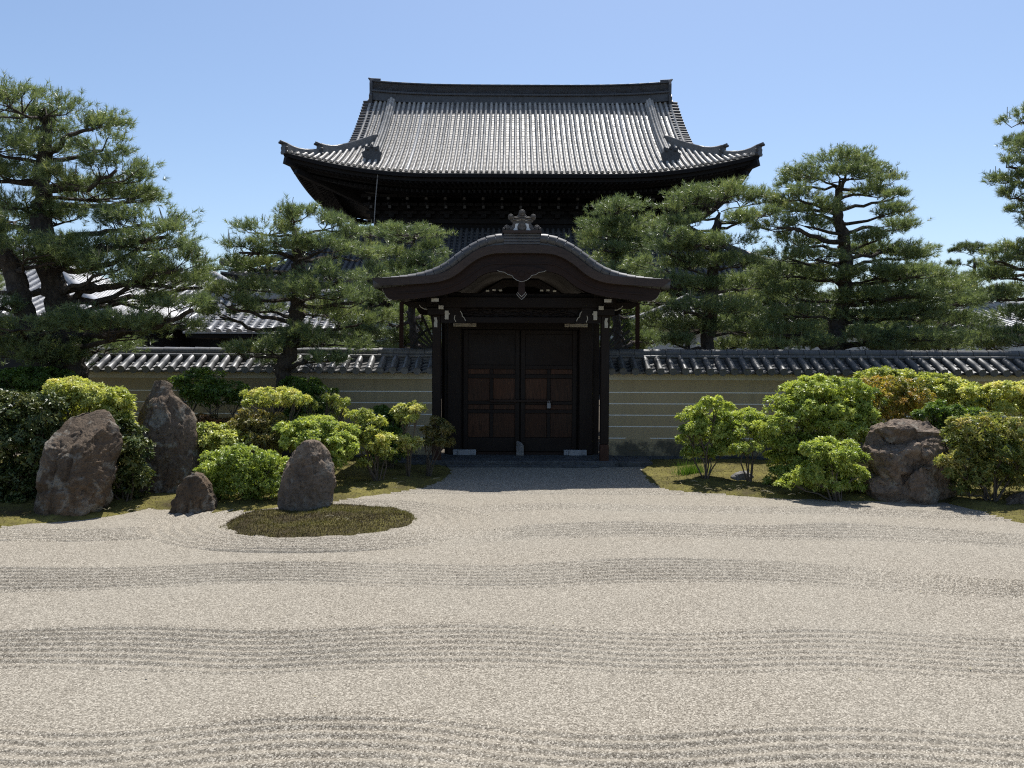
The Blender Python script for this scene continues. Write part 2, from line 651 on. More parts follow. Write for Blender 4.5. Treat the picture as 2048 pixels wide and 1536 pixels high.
d_isl = (np.sqrt(((X - ISL[0]) / ISL_R[0]) ** 2 + ((Y - ISL[1]) / ISL_R[1]) ** 2) - 1) * 0.95
d_lft = (np.sqrt(((X - LFT[0]) / 1.15) ** 2 + ((Y - LFT[1]) / 0.62) ** 2) - 1) * 0.9
ringmask = ((d_isl > 0) & (d_isl < 0.82)) | ((d_lft > 0) & (d_lft < 0.95) & (d_isl > 0))
for top, bot, wid in BANDS:
    wt = curve(top)
    yt = smooth_interp(X, wt)
    if bot is None:
        yb = yt - 1.05
    else:
        yb = smooth_interp(X, curve(bot))
    w = yt - yb
    v = (Y - yb) / np.maximum(w, 0.05)
    n = max(3, int(round(np.mean(w[:, 60:-60]) / 0.094)))
    ins = (v > 0) & (v < 1)
    amp = 0.0125 * (1 + 0.10 * midn) * (1 + 0.3 * lown)
    ph = 2 * math.pi * n * v + 0.07 * midn
    if wt[0, 0] > -2:
        ins &= (X > wt[0, 0]) & ~ringmask
        amp = 1.35 * amp * np.clip((X - wt[0, 0]) / 1.0, 0, 1)
    Hh += np.where(ins, 0.76 * amp * (np.sin(ph) + 0.35 * np.sin(2 * ph)) * win(v, 0.02) + 0.006 * win(v, 0.08), 0)
dmin = np.where(d_isl < 0.82, d_isl, d_lft)
Hh += np.where(ringmask, 0.020 * (1 + 0.15 * midn) * np.cos(2 * math.pi * dmin / 0.125 + 0.1 * midn) * np.clip(dmin / 0.05, 0, 1), 0)
ent = (Y > 11.3) & (Y < 14.4) & (np.abs(X - 0.3) < 3.2)
Hh += np.where(ent, 0.011 * np.cos(2 * math.pi * Y / 0.12 + 0.15 * midn + 0.5 * lown), 0)
Hh += RNG.normal(0, 0.0007, X.shape) * (Y > 2.8)
V = np.stack([X, Y, Hh], -1)
me = bpy.data.meshes.new('gravel')
mm, nn = X.shape
idx = np.arange(mm * nn).reshape(mm, nn)
quads = np.stack([idx[:-1, :-1], idx[:-1, 1:], idx[1:, 1:], idx[1:, :-1]], -1).reshape(-1, 4)
me.vertices.add(mm * nn)
me.vertices.foreach_set('co', V.astype(np.float32).ravel())
me.loops.add(quads.size)
me.loops.foreach_set('vertex_index', quads.astype(np.int32).ravel())
me.polygons.add(len(quads))
me.polygons.foreach_set('loop_start', np.arange(0, quads.size, 4, dtype=np.int32))
me.polygons.foreach_set('use_smooth', np.ones(len(quads), bool))
me.update(calc_edges=True)
props(place(me, 'gravel', M['gravel'], None, (0, 0, 0)), kind='structure')


def inside(poly, x, y):
    r = np.zeros(x.shape, bool)
    n = len(poly)
    for i in range(n):
        x1, y1 = poly[i]
        x2, y2 = poly[(i + 1) % n]
        c = ((y1 > y) != (y2 > y)) & (x < (x2 - x1) * (y - y1) / (y2 - y1 + 1e-12) + x1)
        r ^= c
    return r


def edge_dist(poly, x, y):
    r = np.full(x.shape, 1e9)
    n = len(poly)
    for i in range(n):
        a, b = np.array(poly[i]), np.array(poly[(i + 1) % n])
        ab = b - a
        t = np.clip(((x - a[0]) * ab[0] + (y - a[1]) * ab[1]) / (ab @ ab + 1e-12), 0, 1)
        r = np.minimum(r, np.hypot(x - a[0] - t * ab[0], y - a[1] - t * ab[1]))
    return r


def resample(pts, n):
    pts = np.asarray(pts, float)
    s = np.concatenate([[0], np.cumsum(np.linalg.norm(np.diff(pts, axis=0), axis=1))])
    t = np.linspace(0, s[-1], n)
    return np.stack([np.interp(t, s, pts[:, k]) for k in range(pts.shape[1])], 1)


def moss_bed(name, poly, h, step=0.05, wob=0.035, slope=0.06):
    poly = np.asarray(poly)
    wobn = lambda q: np.stack([fbm(np.c_[q * 6, np.zeros(len(q))], 5, 3), fbm(np.c_[q * 6, np.ones(len(q)) * 9], 6, 3)], 1)
    x0, y0 = poly.min(0) - 0.1
    x1, y1 = poly.max(0) + 0.1
    xs, ys = np.arange(x0, x1, step), np.arange(y0, y1, step)
    A, B = np.meshgrid(xs, ys)
    q = np.stack([A.ravel(), B.ravel()], 1)
    qw = q + wob * wobn(q)
    ins = inside(poly, qw[:, 0], qw[:, 1])
    ed = edge_dist(poly, qw[:, 0], qw[:, 1])
    sd = np.where(ins, ed, -ed)
    z = h * np.tanh(np.maximum(sd, -0.1) / 0.10) + 0.03 * fbm(np.c_[q * 2.2, np.zeros(len(q))], 21, 3) * np.clip(sd / 0.2, 0, 1) \
        + 0.010 * fbm(np.c_[q * 14, np.zeros(len(q))], 22, 2) * np.clip(sd / 0.1, 0, 1)
    z = np.maximum(z, -0.05) + slope * np.clip(sd - 0.2, 0, 1.2)
    keep = sd > -0.09
    mb = MB()
    m_, n_ = A.shape
    k = keep.reshape(m_, n_)
    ok = k[:-1, :-1] & k[1:, :-1] & k[:-1, 1:] & k[1:, 1:]
    ids = np.arange(m_ * n_).reshape(m_, n_)
    qd = np.stack([ids[:-1, :-1], ids[:-1, 1:], ids[1:, 1:], ids[1:, :-1]], -1)[ok]
    used = np.unique(qd)
    remap = np.full(m_ * n_, -1)
    remap[used] = np.arange(len(used))
    VV = np.c_[q, z][used]
    mb.add(VV, remap[qd].tolist())
    return mb, VV, sd[used]


def blades(name, base, L, Wd, rng, mat_, per=3, lean=0.6, label=None, kind='stuff'):
    n = len(base) * per
    b = np.repeat(base, per, 0) + np.c_[rng.normal(0, 0.012, (n, 2)), np.full(n, -0.004)]
    d = unit(np.c_[rng.normal(0, lean, (n, 2)), np.ones(n)])
    l = L * rng.uniform(0.5, 1.2, (n, 1))
    s = unit(np.c_[rng.normal(0, 1, (n, 2)), np.zeros(n)]) * Wd / 2
    V = np.stack([b - s, b + s, b + d * l], 1).reshape(-1, 3)
    t = np.clip(0.48 + 0.55 * fbm(b * 2.9, 33, 3) + rng.normal(0, 0.16, n), 0, 1)
    ob = poly_mesh(name, V, 3, mat_, None, (0, 0, 0), t)
    return props(ob, label, None, None, kind)


left_edge = [(-330, 1090), (-120, 1075), (0, 1056), (60, 1047), (160, 1041), (240, 1029), (300, 1016), (345, 1020), (430, 1026), (500, 1024), (560, 1019), (640, 1013), (690, 1000), (730, 991), (800, 984), (850, 976), (886, 962), (903, 948), (902, 938)]
lp = [tuple(G(a, b)[:2]) for a, b in left_edge]
lp += [(-1.30, 14.18), (-1.62, 14.30), (-1.62, 15.3), (-9.0, 15.3), (-13, 15.3), (-13, lp[0][1])]
right_edge = [(1283, 944), (1292, 958), (1310, 970), (1340, 981), (1450, 989), (1560, 996), (1680, 1000), (1800, 1004), (1890, 1005), (1930, 1016), (1960, 1022), (1985, 1034), (2048, 1047), (2150, 1065), (2400, 1090)]
rp = [tuple(G(a, b)[:2]) for a, b in right_edge]
rp += [(13, rp[-1][1]), (13, 15.3), (2.55, 15.3), (2.45, 14.25)]
rng = np.random.default_rng(3)
for nm, poly in (('moss_ground', lp), ('moss_ground', rp)):
    mb, VV, sd = moss_bed(nm, poly, 0.05, 0.055)
    props(mb.build(nm, M['moss'], smooth=True), kind='structure')
    k = (sd > -0.03) & (VV[:, 1] < 14.8) & (rng.random(len(VV)) < 0.75)
    blades('moss', VV[k], 0.026, 0.009, rng, M['mossblade_bed'], 4, 0.7)
a = np.linspace(0, 2 * math.pi, 60, endpoint=False)
isl = np.stack([ISL[0] + ISL_R[0] * np.cos(a) * (1 + 0.04 * np.sin(3 * a + 1)), ISL[1] + ISL_R[1] * np.sin(a) * (1 + 0.05 * np.sin(2 * a))], 1)
mb, VV, sd = moss_bed('moss_island', isl, 0.06, 0.03, 0.075, 0.02)
ti = mb.build('moss_island', M['moss_dark'], None, (ISL[0], ISL[1], 0), smooth=True)
props(ti, 'oval olive-brown moss island in the raked gravel under the single rock', 'moss island')
k = sd > -0.03
b = blades('moss_carpet', VV[k], 0.034, 0.009, rng, M['mossblade'], 5, 0.65)
b.parent = ti
b.location = (-ISL[0], -ISL[1], 0)

# stone paving in front of the gate
pv = MB()
pv.box(-1.58, 1.98, 14.16, 15.26, -0.05, 0.115)
pv.box(1.985, 2.62, 14.22, 15.1, -0.05, 0.10)
pv.box(-2.3, -1.585, 14.2, 15.1, -0.05, 0.095)
pv.box(-1.2, 1.6, 14.05, 14.155, -0.05, 0.05)
props(pv.build('stone_paving', M['paving'], bevel=0.012), kind='structure')


# ------------------------------------------------------------------ tiled roofs
def roll(mb, path, r, n=7, seg=0.0, cap=True):
    """half round cover tile row along a path (eave first)"""
    path = np.asarray(path, float)
    if seg:
        # overlapping tiles: each one a little wider at its lower end
        L = np.linalg.norm(np.diff(path, axis=0), axis=1).sum()
        k = max(2, int(round(L / seg)))
        pts = resample(path, k + 1)
        pp, rr = [], []
        for i in range(k):
            pp += [pts[i], pts[i] + (pts[i + 1] - pts[i]) * 0.96]
            rr += [r * 1.04, r * 0.93]
        pp.append(pts[-1])
        rr.append(r * 0.93)
        mb.tube(pp, rr, n, cap, (-0.25, math.pi + 0.25))
    else:
        mb.tube(path, r, n, cap, (-0.25, math.pi + 0.25))


def stepped(mb, surf, s_of, x_pts, courses, drop):
    """surf(x, t)-> point; x_pts(t) gives x samples at slope parameter t; overlapping courses"""
    for i in range(courses):
        t0, t1 = i / courses, (i + 1) / courses
        rows = []
        for t, dz in ((t0, 0.0), (t0, drop), (t1, 0.0)):
            rows.append([np.asarray(surf(x, t)) + np.array([0, 0, dz]) for x in x_pts((t0 + t1) / 2)])
        mb.grid(np.array(rows))


TX, TY0 = 0.5, 45.0                       # hall: centre line, front eave
HW, DIN, SIDE = 13.8, 9.5, 3.3            # half eave width, run to the ridge, run of the side slopes
ZE, ZH, UP = 12.75, 7.45, 1.2


def hall_z(din, c):
    t = np.clip(din / DIN, 0, 1)
    return ZE + ZH * (0.70 * t + 0.30 * t * t) + UP * np.maximum(0, 1 - c / 9.0) ** 2.1 * (1 - np.clip(din / 7.0, 0, 1)) ** 1.5


def front(x, din):
    return np.array([TX + x, TY0 + din, hall_z(din, HW - abs(x))])


def side(s, din, sg):
    # s: offset along the side from mid depth, sg = -1 left, 1 right
    return np.array([TX + sg * (HW - din), TY0 + DIN + s, hall_z(din, DIN - abs(s))])


hall = thing('temple_hall', 'large dark timber temple hall with a sweeping grey tiled roof behind the gate', 'temple hall', (TX, TY0 + DIN, 0))
rf = MB()
NC = 46
GX = HW - SIDE                            # gable plane
for sgn in (1, -1):                       # front and back slopes
    def fl(x, din, sgn=sgn):
        p = front(x, din)
        return p if sgn == 1 else np.array([2 * TX - p[0], 2 * (TY0 + DIN) - p[1], p[2]])
    for i in range(NC if sgn == 1 else 12):
        n_c = NC if sgn == 1 else 12
        d0, d1 = DIN * i / n_c, DIN * (i + 1) / n_c
        lim = HW - d0 if d0 < SIDE else GX + 0.15
        xs = np.linspace(-lim, lim, 41)
        rows = [[fl(x, d0) + (0, 0, -0.02) for x in xs], [fl(x, d0) + (0, 0, 0.022) for x in xs], [fl(x, d1) + (0, 0, 0.0) for x in xs]]
        rf.grid(np.array(rows))
for sg in (-1, 1):
    for i in range(12):
        d0, d1 = SIDE * i / 12, SIDE * (i + 1) / 12
        ss = np.linspace(-(DIN - d0), DIN - d0, 25)
        rf.grid(np.array([[side(s, d0, sg) for s in ss], [side(s, d0, sg) + (0, 0, 0.05) for s in ss], [side(s, d1, sg) for s in ss]]), sg == 1)
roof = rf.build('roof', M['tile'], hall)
rl = MB()
SP = 0.335
nr = int(HW / SP)
for i in range(-nr, nr + 1):
    x = i * SP
    dm = DIN - 0.2 if abs(x) <= GX + 0.1 else HW - abs(x) - 0.1
    if dm < 0.25:
        continue
    path = np.array([front(x, d) + (0, 0, 0.07) for d in np.linspace(-0.08, dm, max(4, int(dm * 2.6)))])
    jit = RNG.normal(0, 0.006)
    path[:, 0] += jit
    if abs(i) == 20:
        q = MB()
        roll(q, path, 0.104, 7, 0.42)
        q.build('replaced_tile_row', M['tile_new'], roof, smooth=True)
        continue
    path[:, 0] += np.cumsum(RNG.normal(0, 0.004, len(path)))
    roll(rl, path, 0.102 * (1 + RNG.normal(0, 0.05)), 7, 0.42)
for sg in (-1, 1):
    k = int(DIN / SP)
    for i in range(-k, k + 1):
        s = i * SP
        dm = min(SIDE, DIN - abs(s) - 0.1)
        if dm < 0.3:
            continue
        path = np.array([side(s, d, sg) + (0, 0, 0.07) for d in np.linspace(-0.08, dm, 8)])
        roll(rl, path, 0.10, 6)
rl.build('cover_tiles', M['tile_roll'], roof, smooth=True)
# main ridge
rg = MB()
yr = TY0 + DIN
zr = lambda x: ZE + ZH + 0.30 * (abs(x) / 10.6) ** 3.6
xs = np.linspace(-10.3, 10.3, 61)
for k, (h0, h1, w) in enumerate(((-0.55, 0.0, 0.62), (0.0, 0.11, 0.74), (0.11, 0.72, 0.48), (0.72, 0.80, 0.60))):
    V = []
    for x in xs:
        z = zr(x)
        V.append([(TX + x, yr - w, z + h0), (TX + x, yr - w, z + h1), (TX + x, yr + w, z + h1), (TX + x, yr + w, z + h0), (TX + x, yr - w, z + h0)])
    rg.grid(np.array(V), True)
    for e in (0, -1):
        rg.add(V[e][:4], [(0, 1, 2, 3)])
for h in np.linspace(0.18, 0.66, 7):      # stacked thin ridge tiles
    for yy in (-0.49, 0.49):
        rg.tube([(TX + x, yr + yy, zr(x) + h) for x in xs], 0.028, 5)
for i in range(-60, 61):                  # round end discs under the ridge
    x = i * 0.168
    rg.sphere((TX + x, yr - 0.72, zr(x) + 0.055), (0.075, 0.05, 0.085), 8, 5)
rg.build('ridge', M['tile_dark'], roof)
rc = MB()
for i in range(30):
    xa, xb = -10.4 + i * 0.6933, -10.4 + (i + 0.97) * 0.6933
    rc.tube([(TX + xa, yr, zr(xa) + 0.82), (TX + xb, yr, zr(xb) + 0.82)], [0.19, 0.175], 10, True)
rc.build('ridge_cap', M['tile'], roof, smooth=True)
for sg in (-1, 1):
    e = MB()
    z = zr(10.6)
    x0 = TX + sg * 10.3
    poly = [(-0.75, -0.9), (0.75, -0.9), (0.85, -0.35), (0.6, -0.1), (0.62, 0.55), (0.45, 0.92), (-0.45, 0.92), (-0.62, 0.55), (-0.6, -0.1), (-0.85, -0.35)]
    V = [(x0 + sg * o, yr + a, z + b) for o in (-0.05, 0.16) for a, b in poly]
    n_ = len(poly)
    e.add(V, [tuple(range(n_)), tuple(range(2 * n_ - 1, n_ - 1, -1))] + [(i, (i + 1) % n_, (i + 1) % n_ + n_, i + n_) for i in range(n_)])
    e.tube([(x0 - sg * 0.5, yr, z + 0.90), (x0 + sg * 0.15, yr, z + 0.97), (x0 + sg * 0.34, yr, z + 1.12)], [0.19, 0.15, 0.05], 8)
    for a in (-0.5, 0, 0.5):
        e.tube([(x0 - sg * 0.05, yr + a, z - 0.7), (x0 + sg * 0.3, yr + a, z - 0.7)], 0.12, 8)
    e.build('ridge_end_tile', M['tile_dark'], roof)
# descending ridges, corner ridges and their end tiles
for sg in (-1, 1):
    dr = MB()
    xk = sg * 8.95
    ds = np.linspace(1.55, DIN - 0.35, 30)
    pts = np.array([front(xk, d) for d in ds])
    for w, h0, h1 in ((0.24, -0.1, 0.24), (0.19, 0.24, 0.28)):
        V = []
        for p in pts:
            V.append([(p[0] - w, p[1], p[2] + h0), (p[0] - w, p[1], p[2] + h1), (p[0] + w, p[1], p[2] + h1), (p[0] + w, p[1], p[2] + h0)])
        dr.grid(np.array(V))
        dr.add(V[0], [(0, 1, 2, 3)])
    for o, hh_ in ((-0.16, 0.27), (0.16, 0.27), (0, 0.38)):
        roll(dr, pts + (o, 0, hh_), 0.11, 8, 0.4)
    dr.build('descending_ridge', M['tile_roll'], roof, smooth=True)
    cr = MB()
    # hip from below the gable to the corner
    hp = lambda q: np.array([TX + sg * (HW - q), TY0 + q, hall_z(q, q)])
    for q0, q1, hgt, wd in ((1.75, 4.6, 0.27, 0.17), (0.12, 1.9, 0.18, 0.15)):
        qs = np.linspace(q0, q1, 14)
        pts = np.array([hp(q) for q in qs])
        if q1 > 4:
            pts[:, 2] += np.linspace(0.0, 0.1, 14)
        lat = unit(np.array([sg * 1.0, 1.0, 0])) * wd
        lat = np.array([1.0, sg * 1.0, 0]) / 1.414 * wd
        lift = hgt + 0.24 * np.clip(1 - (qs - q0) / 0.9, 0, 1) ** 2
        V = []
        for p, h in zip(pts, lift):
            V.append([p - lat + (0, 0, -0.15), p - lat + (0, 0, h), p + lat + (0, 0, h), p + lat + (0, 0, -0.15)])
        cr.grid(np.array(V))
        cr.add(V[0], [(0, 1, 2, 3)])
        roll(cr, pts + np.c_[np.zeros((14, 2)), lift + 0.02], 0.13, 8, 0.4)
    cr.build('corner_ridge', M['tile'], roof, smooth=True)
    for q, s_ in ((1.72, 0.52), (0.08, 0.46)):
        p = hp(q)
        e = MB()
        dvec = unit(np.array([sg * 1.0, -1.0, 0.0]))
        lv = np.array([-dvec[1], dvec[0], 0])
        poly = [(-0.5, -0.25), (0.5, -0.25), (0.62, 0.0), (0.45, 0.2), (0.55, 0.6), (0.36, 0.72), (0.4, 1.0), (0.16, 0.95), (0, 1.15), (-0.16, 0.95), (-0.4, 1.0), (-0.36, 0.72), (-0.55, 0.6), (-0.45, 0.2), (-0.62, 0.0)]
        V = [p + dvec * o + (lv * a + np.array([0, 0, b])) * s_ for o in (-0.02, 0.16) for a, b in poly]
        n_ = len(poly)
        e.add(V, [tuple(range(n_)), tuple(range(2 * n_ - 1, n_ - 1, -1))] + [(i, (i + 1) % n_, (i + 1) % n_ + n_, i + n_) for i in range(n_)])
        for a, b in ((-0.3, 1.0), (0.3, 1.0), (0, 1.12)):
            c0 = p + (lv * a + np.array([0, 0, b])) * s_
            e.tube([c0, c0 + dvec * 0.34 + (0, 0, 0.06)], 0.07, 7)
        e.build('end_tile', M['tile_verge'], roof)
    # end tile of the descending ridge
    p = front(xk, 1.5)
    e = MB()
    poly = [(-0.42, -0.45), (-0.12, -0.3), (0, -0.42), (0.12, -0.3), (0.42, -0.45), (0.52, -0.1), (0.4, 0.1), (0.5, 0.45), (0.34, 0.55), (0.36, 0.8), (0.12, 0.72), (0, 0.9), (-0.12, 0.72), (-0.36, 0.8), (-0.34, 0.55), (-0.5, 0.45), (-0.4, 0.1), (-0.52, -0.1)]
    e.prism([(p[0] + a * 1.2, p[2] + b * 1.15) for a, b in poly], p[1] - 0.12, p[1] + 0.1)
    for a, b in ((-0.26, 0.72), (0.26, 0.72), (0, 0.84)):
        e.tube([(p[0] + a, p[1] - 0.3, p[2] + b - 0.02), (p[0] + a, p[1] + 0.1, p[2] + b)], 0.07, 7)
    e.build('end_tile', M['tile_verge'], roof)
    # verge tiles sticking out over the gable, and the gable wall
    vg = MB()
    for d in np.arange(SIDE + 0.1, DIN - 0.3, 0.30):
        p = front(sg * GX, d)
        vg.tube([(p[0] - sg * 0.4, p[1], p[2] + 0.06), (p[0] + sg * 0.42, p[1], p[2] + 0.02)], 0.10, 8)
        q = 2 * (TY0 + DIN) - p[1]
        vg.tube([(p[0] - sg * 0.4, q, p[2] + 0.06), (p[0] + sg * 0.42, q, p[2] + 0.02)], 0.10, 6)
    vg.build('verge_tiles', M['tile_dark'], roof, smooth=True)
    gb = MB()
    ds = np.linspace(SIDE, DIN, 12)
    tri = [(TY0 + d, hall_z(d, 20) - 0.05) for d in ds] + [(2 * (TY0 + DIN) - (TY0 + d), hall_z(d, 20) - 0.05) for d in ds[::-1][1:]]
    V = [(TX + sg * (GX - 0.35), y, z) for y, z in tri] + [(TX + sg * (GX - 0.1), y, z) for y, z in tri]
    n_ = len(tri)
    gb.add(V, [tuple(range(n_)), tuple(range(2 * n_ - 1, n_ - 1, -1))] + [(i, (i + 1) % n_, (i + 1) % n_ + n_, i + n_) for i in range(n_)])
    gb.build('gable_wall', M['wood_temple'], hall)
# eave fascia, soffit and rafters
ev = MB()
xs = np.linspace(-HW, HW, 61)
zb = lambda x: hall_z(0.0, HW - abs(x))
for y_in, h0, h1 in ((0.0, -0.22, -0.03), (0.22, -0.42, -0.2), (0.9, -0.62, -0.3)):
    V = []
    for x in xs:
        x2 = np.clip(x, -(HW - y_in), HW - y_in)
        z = zb(x)
        V.append([(TX + x2, TY0 + y_in, z + h0), (TX + x2, TY0 + y_in, z + h1), (TX + x2, TY0 + y_in + 0.25, z + h1 + 0.05), (TX + x2, TY0 + y_in + 0.25, z + h0)])
    V = np.array(V)
    ev.grid(V)
    V2 = V[:, [3, 0]]
    ev.grid(V2)
ss = np.linspace(-DIN, DIN, 41)
zs = lambda s: hall_z(0.0, DIN - abs(s))
for sg in (-1, 1):
    for x_in, h0, h1 in ((0.0, -0.22, -0.03), (0.22, -0.42, -0.2), (0.9, -0.62, -0.3)):
        V = []
        for s in ss:
            s2 = np.clip(s, -(DIN - x_in), DIN - x_in)
            z = zs(s)
            V.append([(TX + sg * (HW - x_in), TY0 + DIN + s2, z + h0), (TX + sg * (HW - x_in), TY0 + DIN + s2, z + h1), (TX + sg * (HW - x_in - 0.25), TY0 + DIN + s2, z + h1 + 0.05), (TX + sg * (HW - x_in - 0.25), TY0 + DIN + s2, z + h0)])
        V = np.array(V)
        ev.grid(V)
        ev.grid(V[:, [3, 0]])
BX, BY0 = 9.3, 48.6                       # body of the upper storey
zsof = 12.35
V = []
for x in xs:
    k = BX / HW
    V.append([(TX + x, TY0 + 0.05, zb(x) - 0.2), (TX + x * (1 + k) / 2, (TY0 + BY0) / 2, (zb(x) - 0.4 + zsof) / 2), (TX + x * k, BY0 + 0.4, zsof + 0.2)])
ev.grid(np.array(V), True)
V = []
for x in xs:
    V.append([(TX + x, 2 * (TY0 + DIN) - TY0 - 0.05, zb(x) - 0.2), (TX + x * BX / HW, 2 * (TY0 + DIN) - BY0 - 0.4, zsof + 0.2)])
ev.grid(np.array(V))
for sg in (-1, 1):
    V = []
    for s in ss:
        V.append([(TX + sg * (HW - 0.05), TY0 + DIN + s, zs(s) - 0.2), (TX + sg * (BX - 0.3), TY0 + DIN + s * 5.9 / DIN, zsof + 0.2)])
    ev.grid(np.array(V), sg == -1)
ev.build('eave', M['wood_temple'], hall)
ra = MB()
for i in range(-44, 45):
    x = i * 0.31
    if abs(x) < HW - 0.4:
        k = BX / HW
        z = zb(x)
        ra.beam((TX + x, TY0 + 0.28, z - 0.44), (TX + x * (1 + k) / 2, TY0 + 1.9, (z * 1.0 - 0.8)), 0.11, 0.14)
        ra.beam((TX + x, TY0 + 1.05, z - 0.80), (TX + x * (1 + 2 * k) / 3, TY0 + 3.2, z * 0.5 + zsof * 0.5 - 0.5), 0.12, 0.16)
for sg in (-1, 1):
    for i in range(-29, 30):
        s = i * 0.31
        z = zs(s)
        ra.beam((TX + sg * (HW - 0.28), TY0 + DIN + s, z - 0.44), (TX + sg * (HW - 2.0), TY0 + DIN + s * 0.88, z - 0.8), 0.11, 0.14)
ra.build('rafters', M['wood_temple'], hall)['kind'] = 'stuff'
for sg in (-1, 1):
    hb = MB()
    c = hall_z(0, 0)
    hb.beam((TX + sg * (HW - 0.05), TY0 + 0.05, c - 0.45), (TX + sg * (BX), TY0 + HW - BX, zsof - 0.3), 0.32, 0.4)
    hb.beam((TX + sg * (HW - 0.55), TY0 + 0.55, c - 0.92), (TX + sg * (BX), TY0 + HW - BX, zsof - 0.7), 0.32, 0.4)
    hb.build('hip_rafter', M['wood_temple'], hall)
# body with posts, bracket sets and bands
bd = MB()
bd.box(TX - BX, TX + BX, BY0 + 0.5, 2 * (TY0 + DIN) - BY0 - 0.5, 0, zsof + 0.1)
bd.build('upper_wall', M['wood_temple'], hall)
bn = MB()
for z0, z1, o in ((11.35, 11.75, 0.25), (10.55, 10.85, 0.18), (9.95, 10.3, 0.3)):
    bn.box(TX - BX - o, TX + BX + o, BY0 + 0.5 - o, BY0 + 0.497, z0, z1)
build_each(bn, 'tie_beam', M['wood_temple'], hall)
for i in range(-8, 9):
    x = TX + i * BX / 8
    b = MB()
    b.box(x - 0.16, x + 0.16, BY0 + 0.0, BY0 + 0.49, 10.86, 11.1)
    b.box(x - 0.42, x + 0.42, BY0 + 0.1, BY0 + 0.3, 11.1, 11.3)
    b.box(x - 0.10, x + 0.10, BY0 - 0.55, BY0 + 0.49, 11.3, 11.52)
    b.box(x - 0.52, x + 0.52, BY0 - 0.35, BY0 - 0.15, 11.52, 11.7)
    b.box(x - 0.10, x + 0.10, BY0 - 1.1, BY0 + 0.4, 11.72, 11.92)
    b.box(x - 0.55, x + 0.55, BY0 - 1.0, BY0 - 0.8, 11.93, 12.1)
    b.beam((x, BY0 - 1.3, 11.45), (x, BY0 + 0.3, 12.2), 0.10, 0.16)
    bo = b.build('bracket_set', M['wood_temple'], hall)
    t_ = MB()
    t_.box(x - 0.075, x + 0.075, BY0 - 0.563, BY0 - 0.551, 11.33, 11.5)
    t_.box(x - 0.075, x + 0.075, BY0 - 1.113, BY0 - 1.101, 11.75, 11.9)
    build_each(t_, 'painted_or_skylit_tip', M['faded'], bo)
# lower pent roof
LW, LY0, LZ, LTOP, LRUN = 16.4, 42.0, 6.15, 10.0, 6.2


def lz(din, c):
    t = np.clip(din / LRUN, 0, 1)
    return LZ + (LTOP - LZ) * (0.7 * t + 0.3 * t * t) + 0.5 * np.maximum(0, 1 - c / 7.0) ** 2.1 * (1 - np.clip(din / 5.0, 0, 1)) ** 1.5


lr = MB()
for i in range(20):
    d0, d1 = LRUN * i / 20, LRUN * (i + 1) / 20
    xs2 = np.linspace(-(LW - d0), LW - d0, 41)
    lr.grid(np.array([[(TX + x, LY0 + d0, lz(d0, LW - abs(x)) + e) for x in xs2] for e in (-0.02, 0.05)] + [[(TX + x, LY0 + d1, lz(d1, LW - abs(x))) for x in xs2]]))
for sg in (-1, 1):
    dd = np.linspace(0, LRUN, 9)
    yend = 2 * (TY0 + DIN) - LY0
    V = []
    for d in dd:
        sps = np.linspace(LY0 + d, yend - d, 20)
        V.append([(TX + sg * (LW - d), y, lz(d, min(y - LY0, yend - y))) for y in sps])
    lr.grid(np.array(V), sg == 1)
low = lr.build('lower_roof', M['tile_dark'], hall)  # dark tile paints in the shade under the main roof
l2 = MB()
for i in range(-49, 50):
    x = i * SP
    dm = min(LRUN, LW - abs(x) - 0.1)
    if dm > 0.3:
        roll(l2, [(TX + x, LY0 + d, lz(d, LW - abs(x)) + 0.07) for d in np.linspace(-0.07, dm, 9)], 0.102, 7, 0.42)
for sg in (-1, 1):
    qs = np.linspace(0.1, LRUN, 14)
    pts = np.array([(TX + sg * (LW - q), LY0 + q, lz(q, q) + 0.3) for q in qs])
    pts[:3, 2] += (0.25, 0.1, 0.03)
    l2.tube(pts, [0.2] * 14, 8)
    l2.sphere(pts[0], (0.2, 0.2, 0.24), 8, 6)
l2.build('cover_tiles', M['tile_verge'], low, smooth=True)  # dark rolls carry the same painted shade
l3 = MB()
V = [[(TX + x, LY0 + 0.02, lz(0, LW - abs(x)) - 0.3), (TX + x, LY0 + 0.02, lz(0, LW - abs(x)) - 0.03)] for x in np.linspace(-LW, LW, 41)]
l3.grid(np.array(V))
V = [[(TX + x, LY0 + 0.02, lz(0, LW - abs(x)) - 0.3), (TX + x * 0.8, LY0 + 3.3, 6.3)] for x in np.linspace(-LW, LW, 41)]
l3.grid(np.array(V))
l3.build('eave', M['wood_temple'], low)
lw = MB()
lw.box(TX - 13.2, TX + 13.2, 45.3, 63.5, 0, 6.6)
lw.build('lower_wall', M['wood_temple'], hall)
pp_ = MB()
pp_.box(TX - 13, TX + 13, 45.29, 45.297, 3.0, 4.6)
pp_.build('plaster_panel', M['plaster_white'], hall)
cb = MB()
cb.tube([P(756, 344, 45.15), P(751, 400, 45.6), P(747, 470, 46.2)], 0.028, 5)
cb.build('drop_cable', M['lead'], hall)

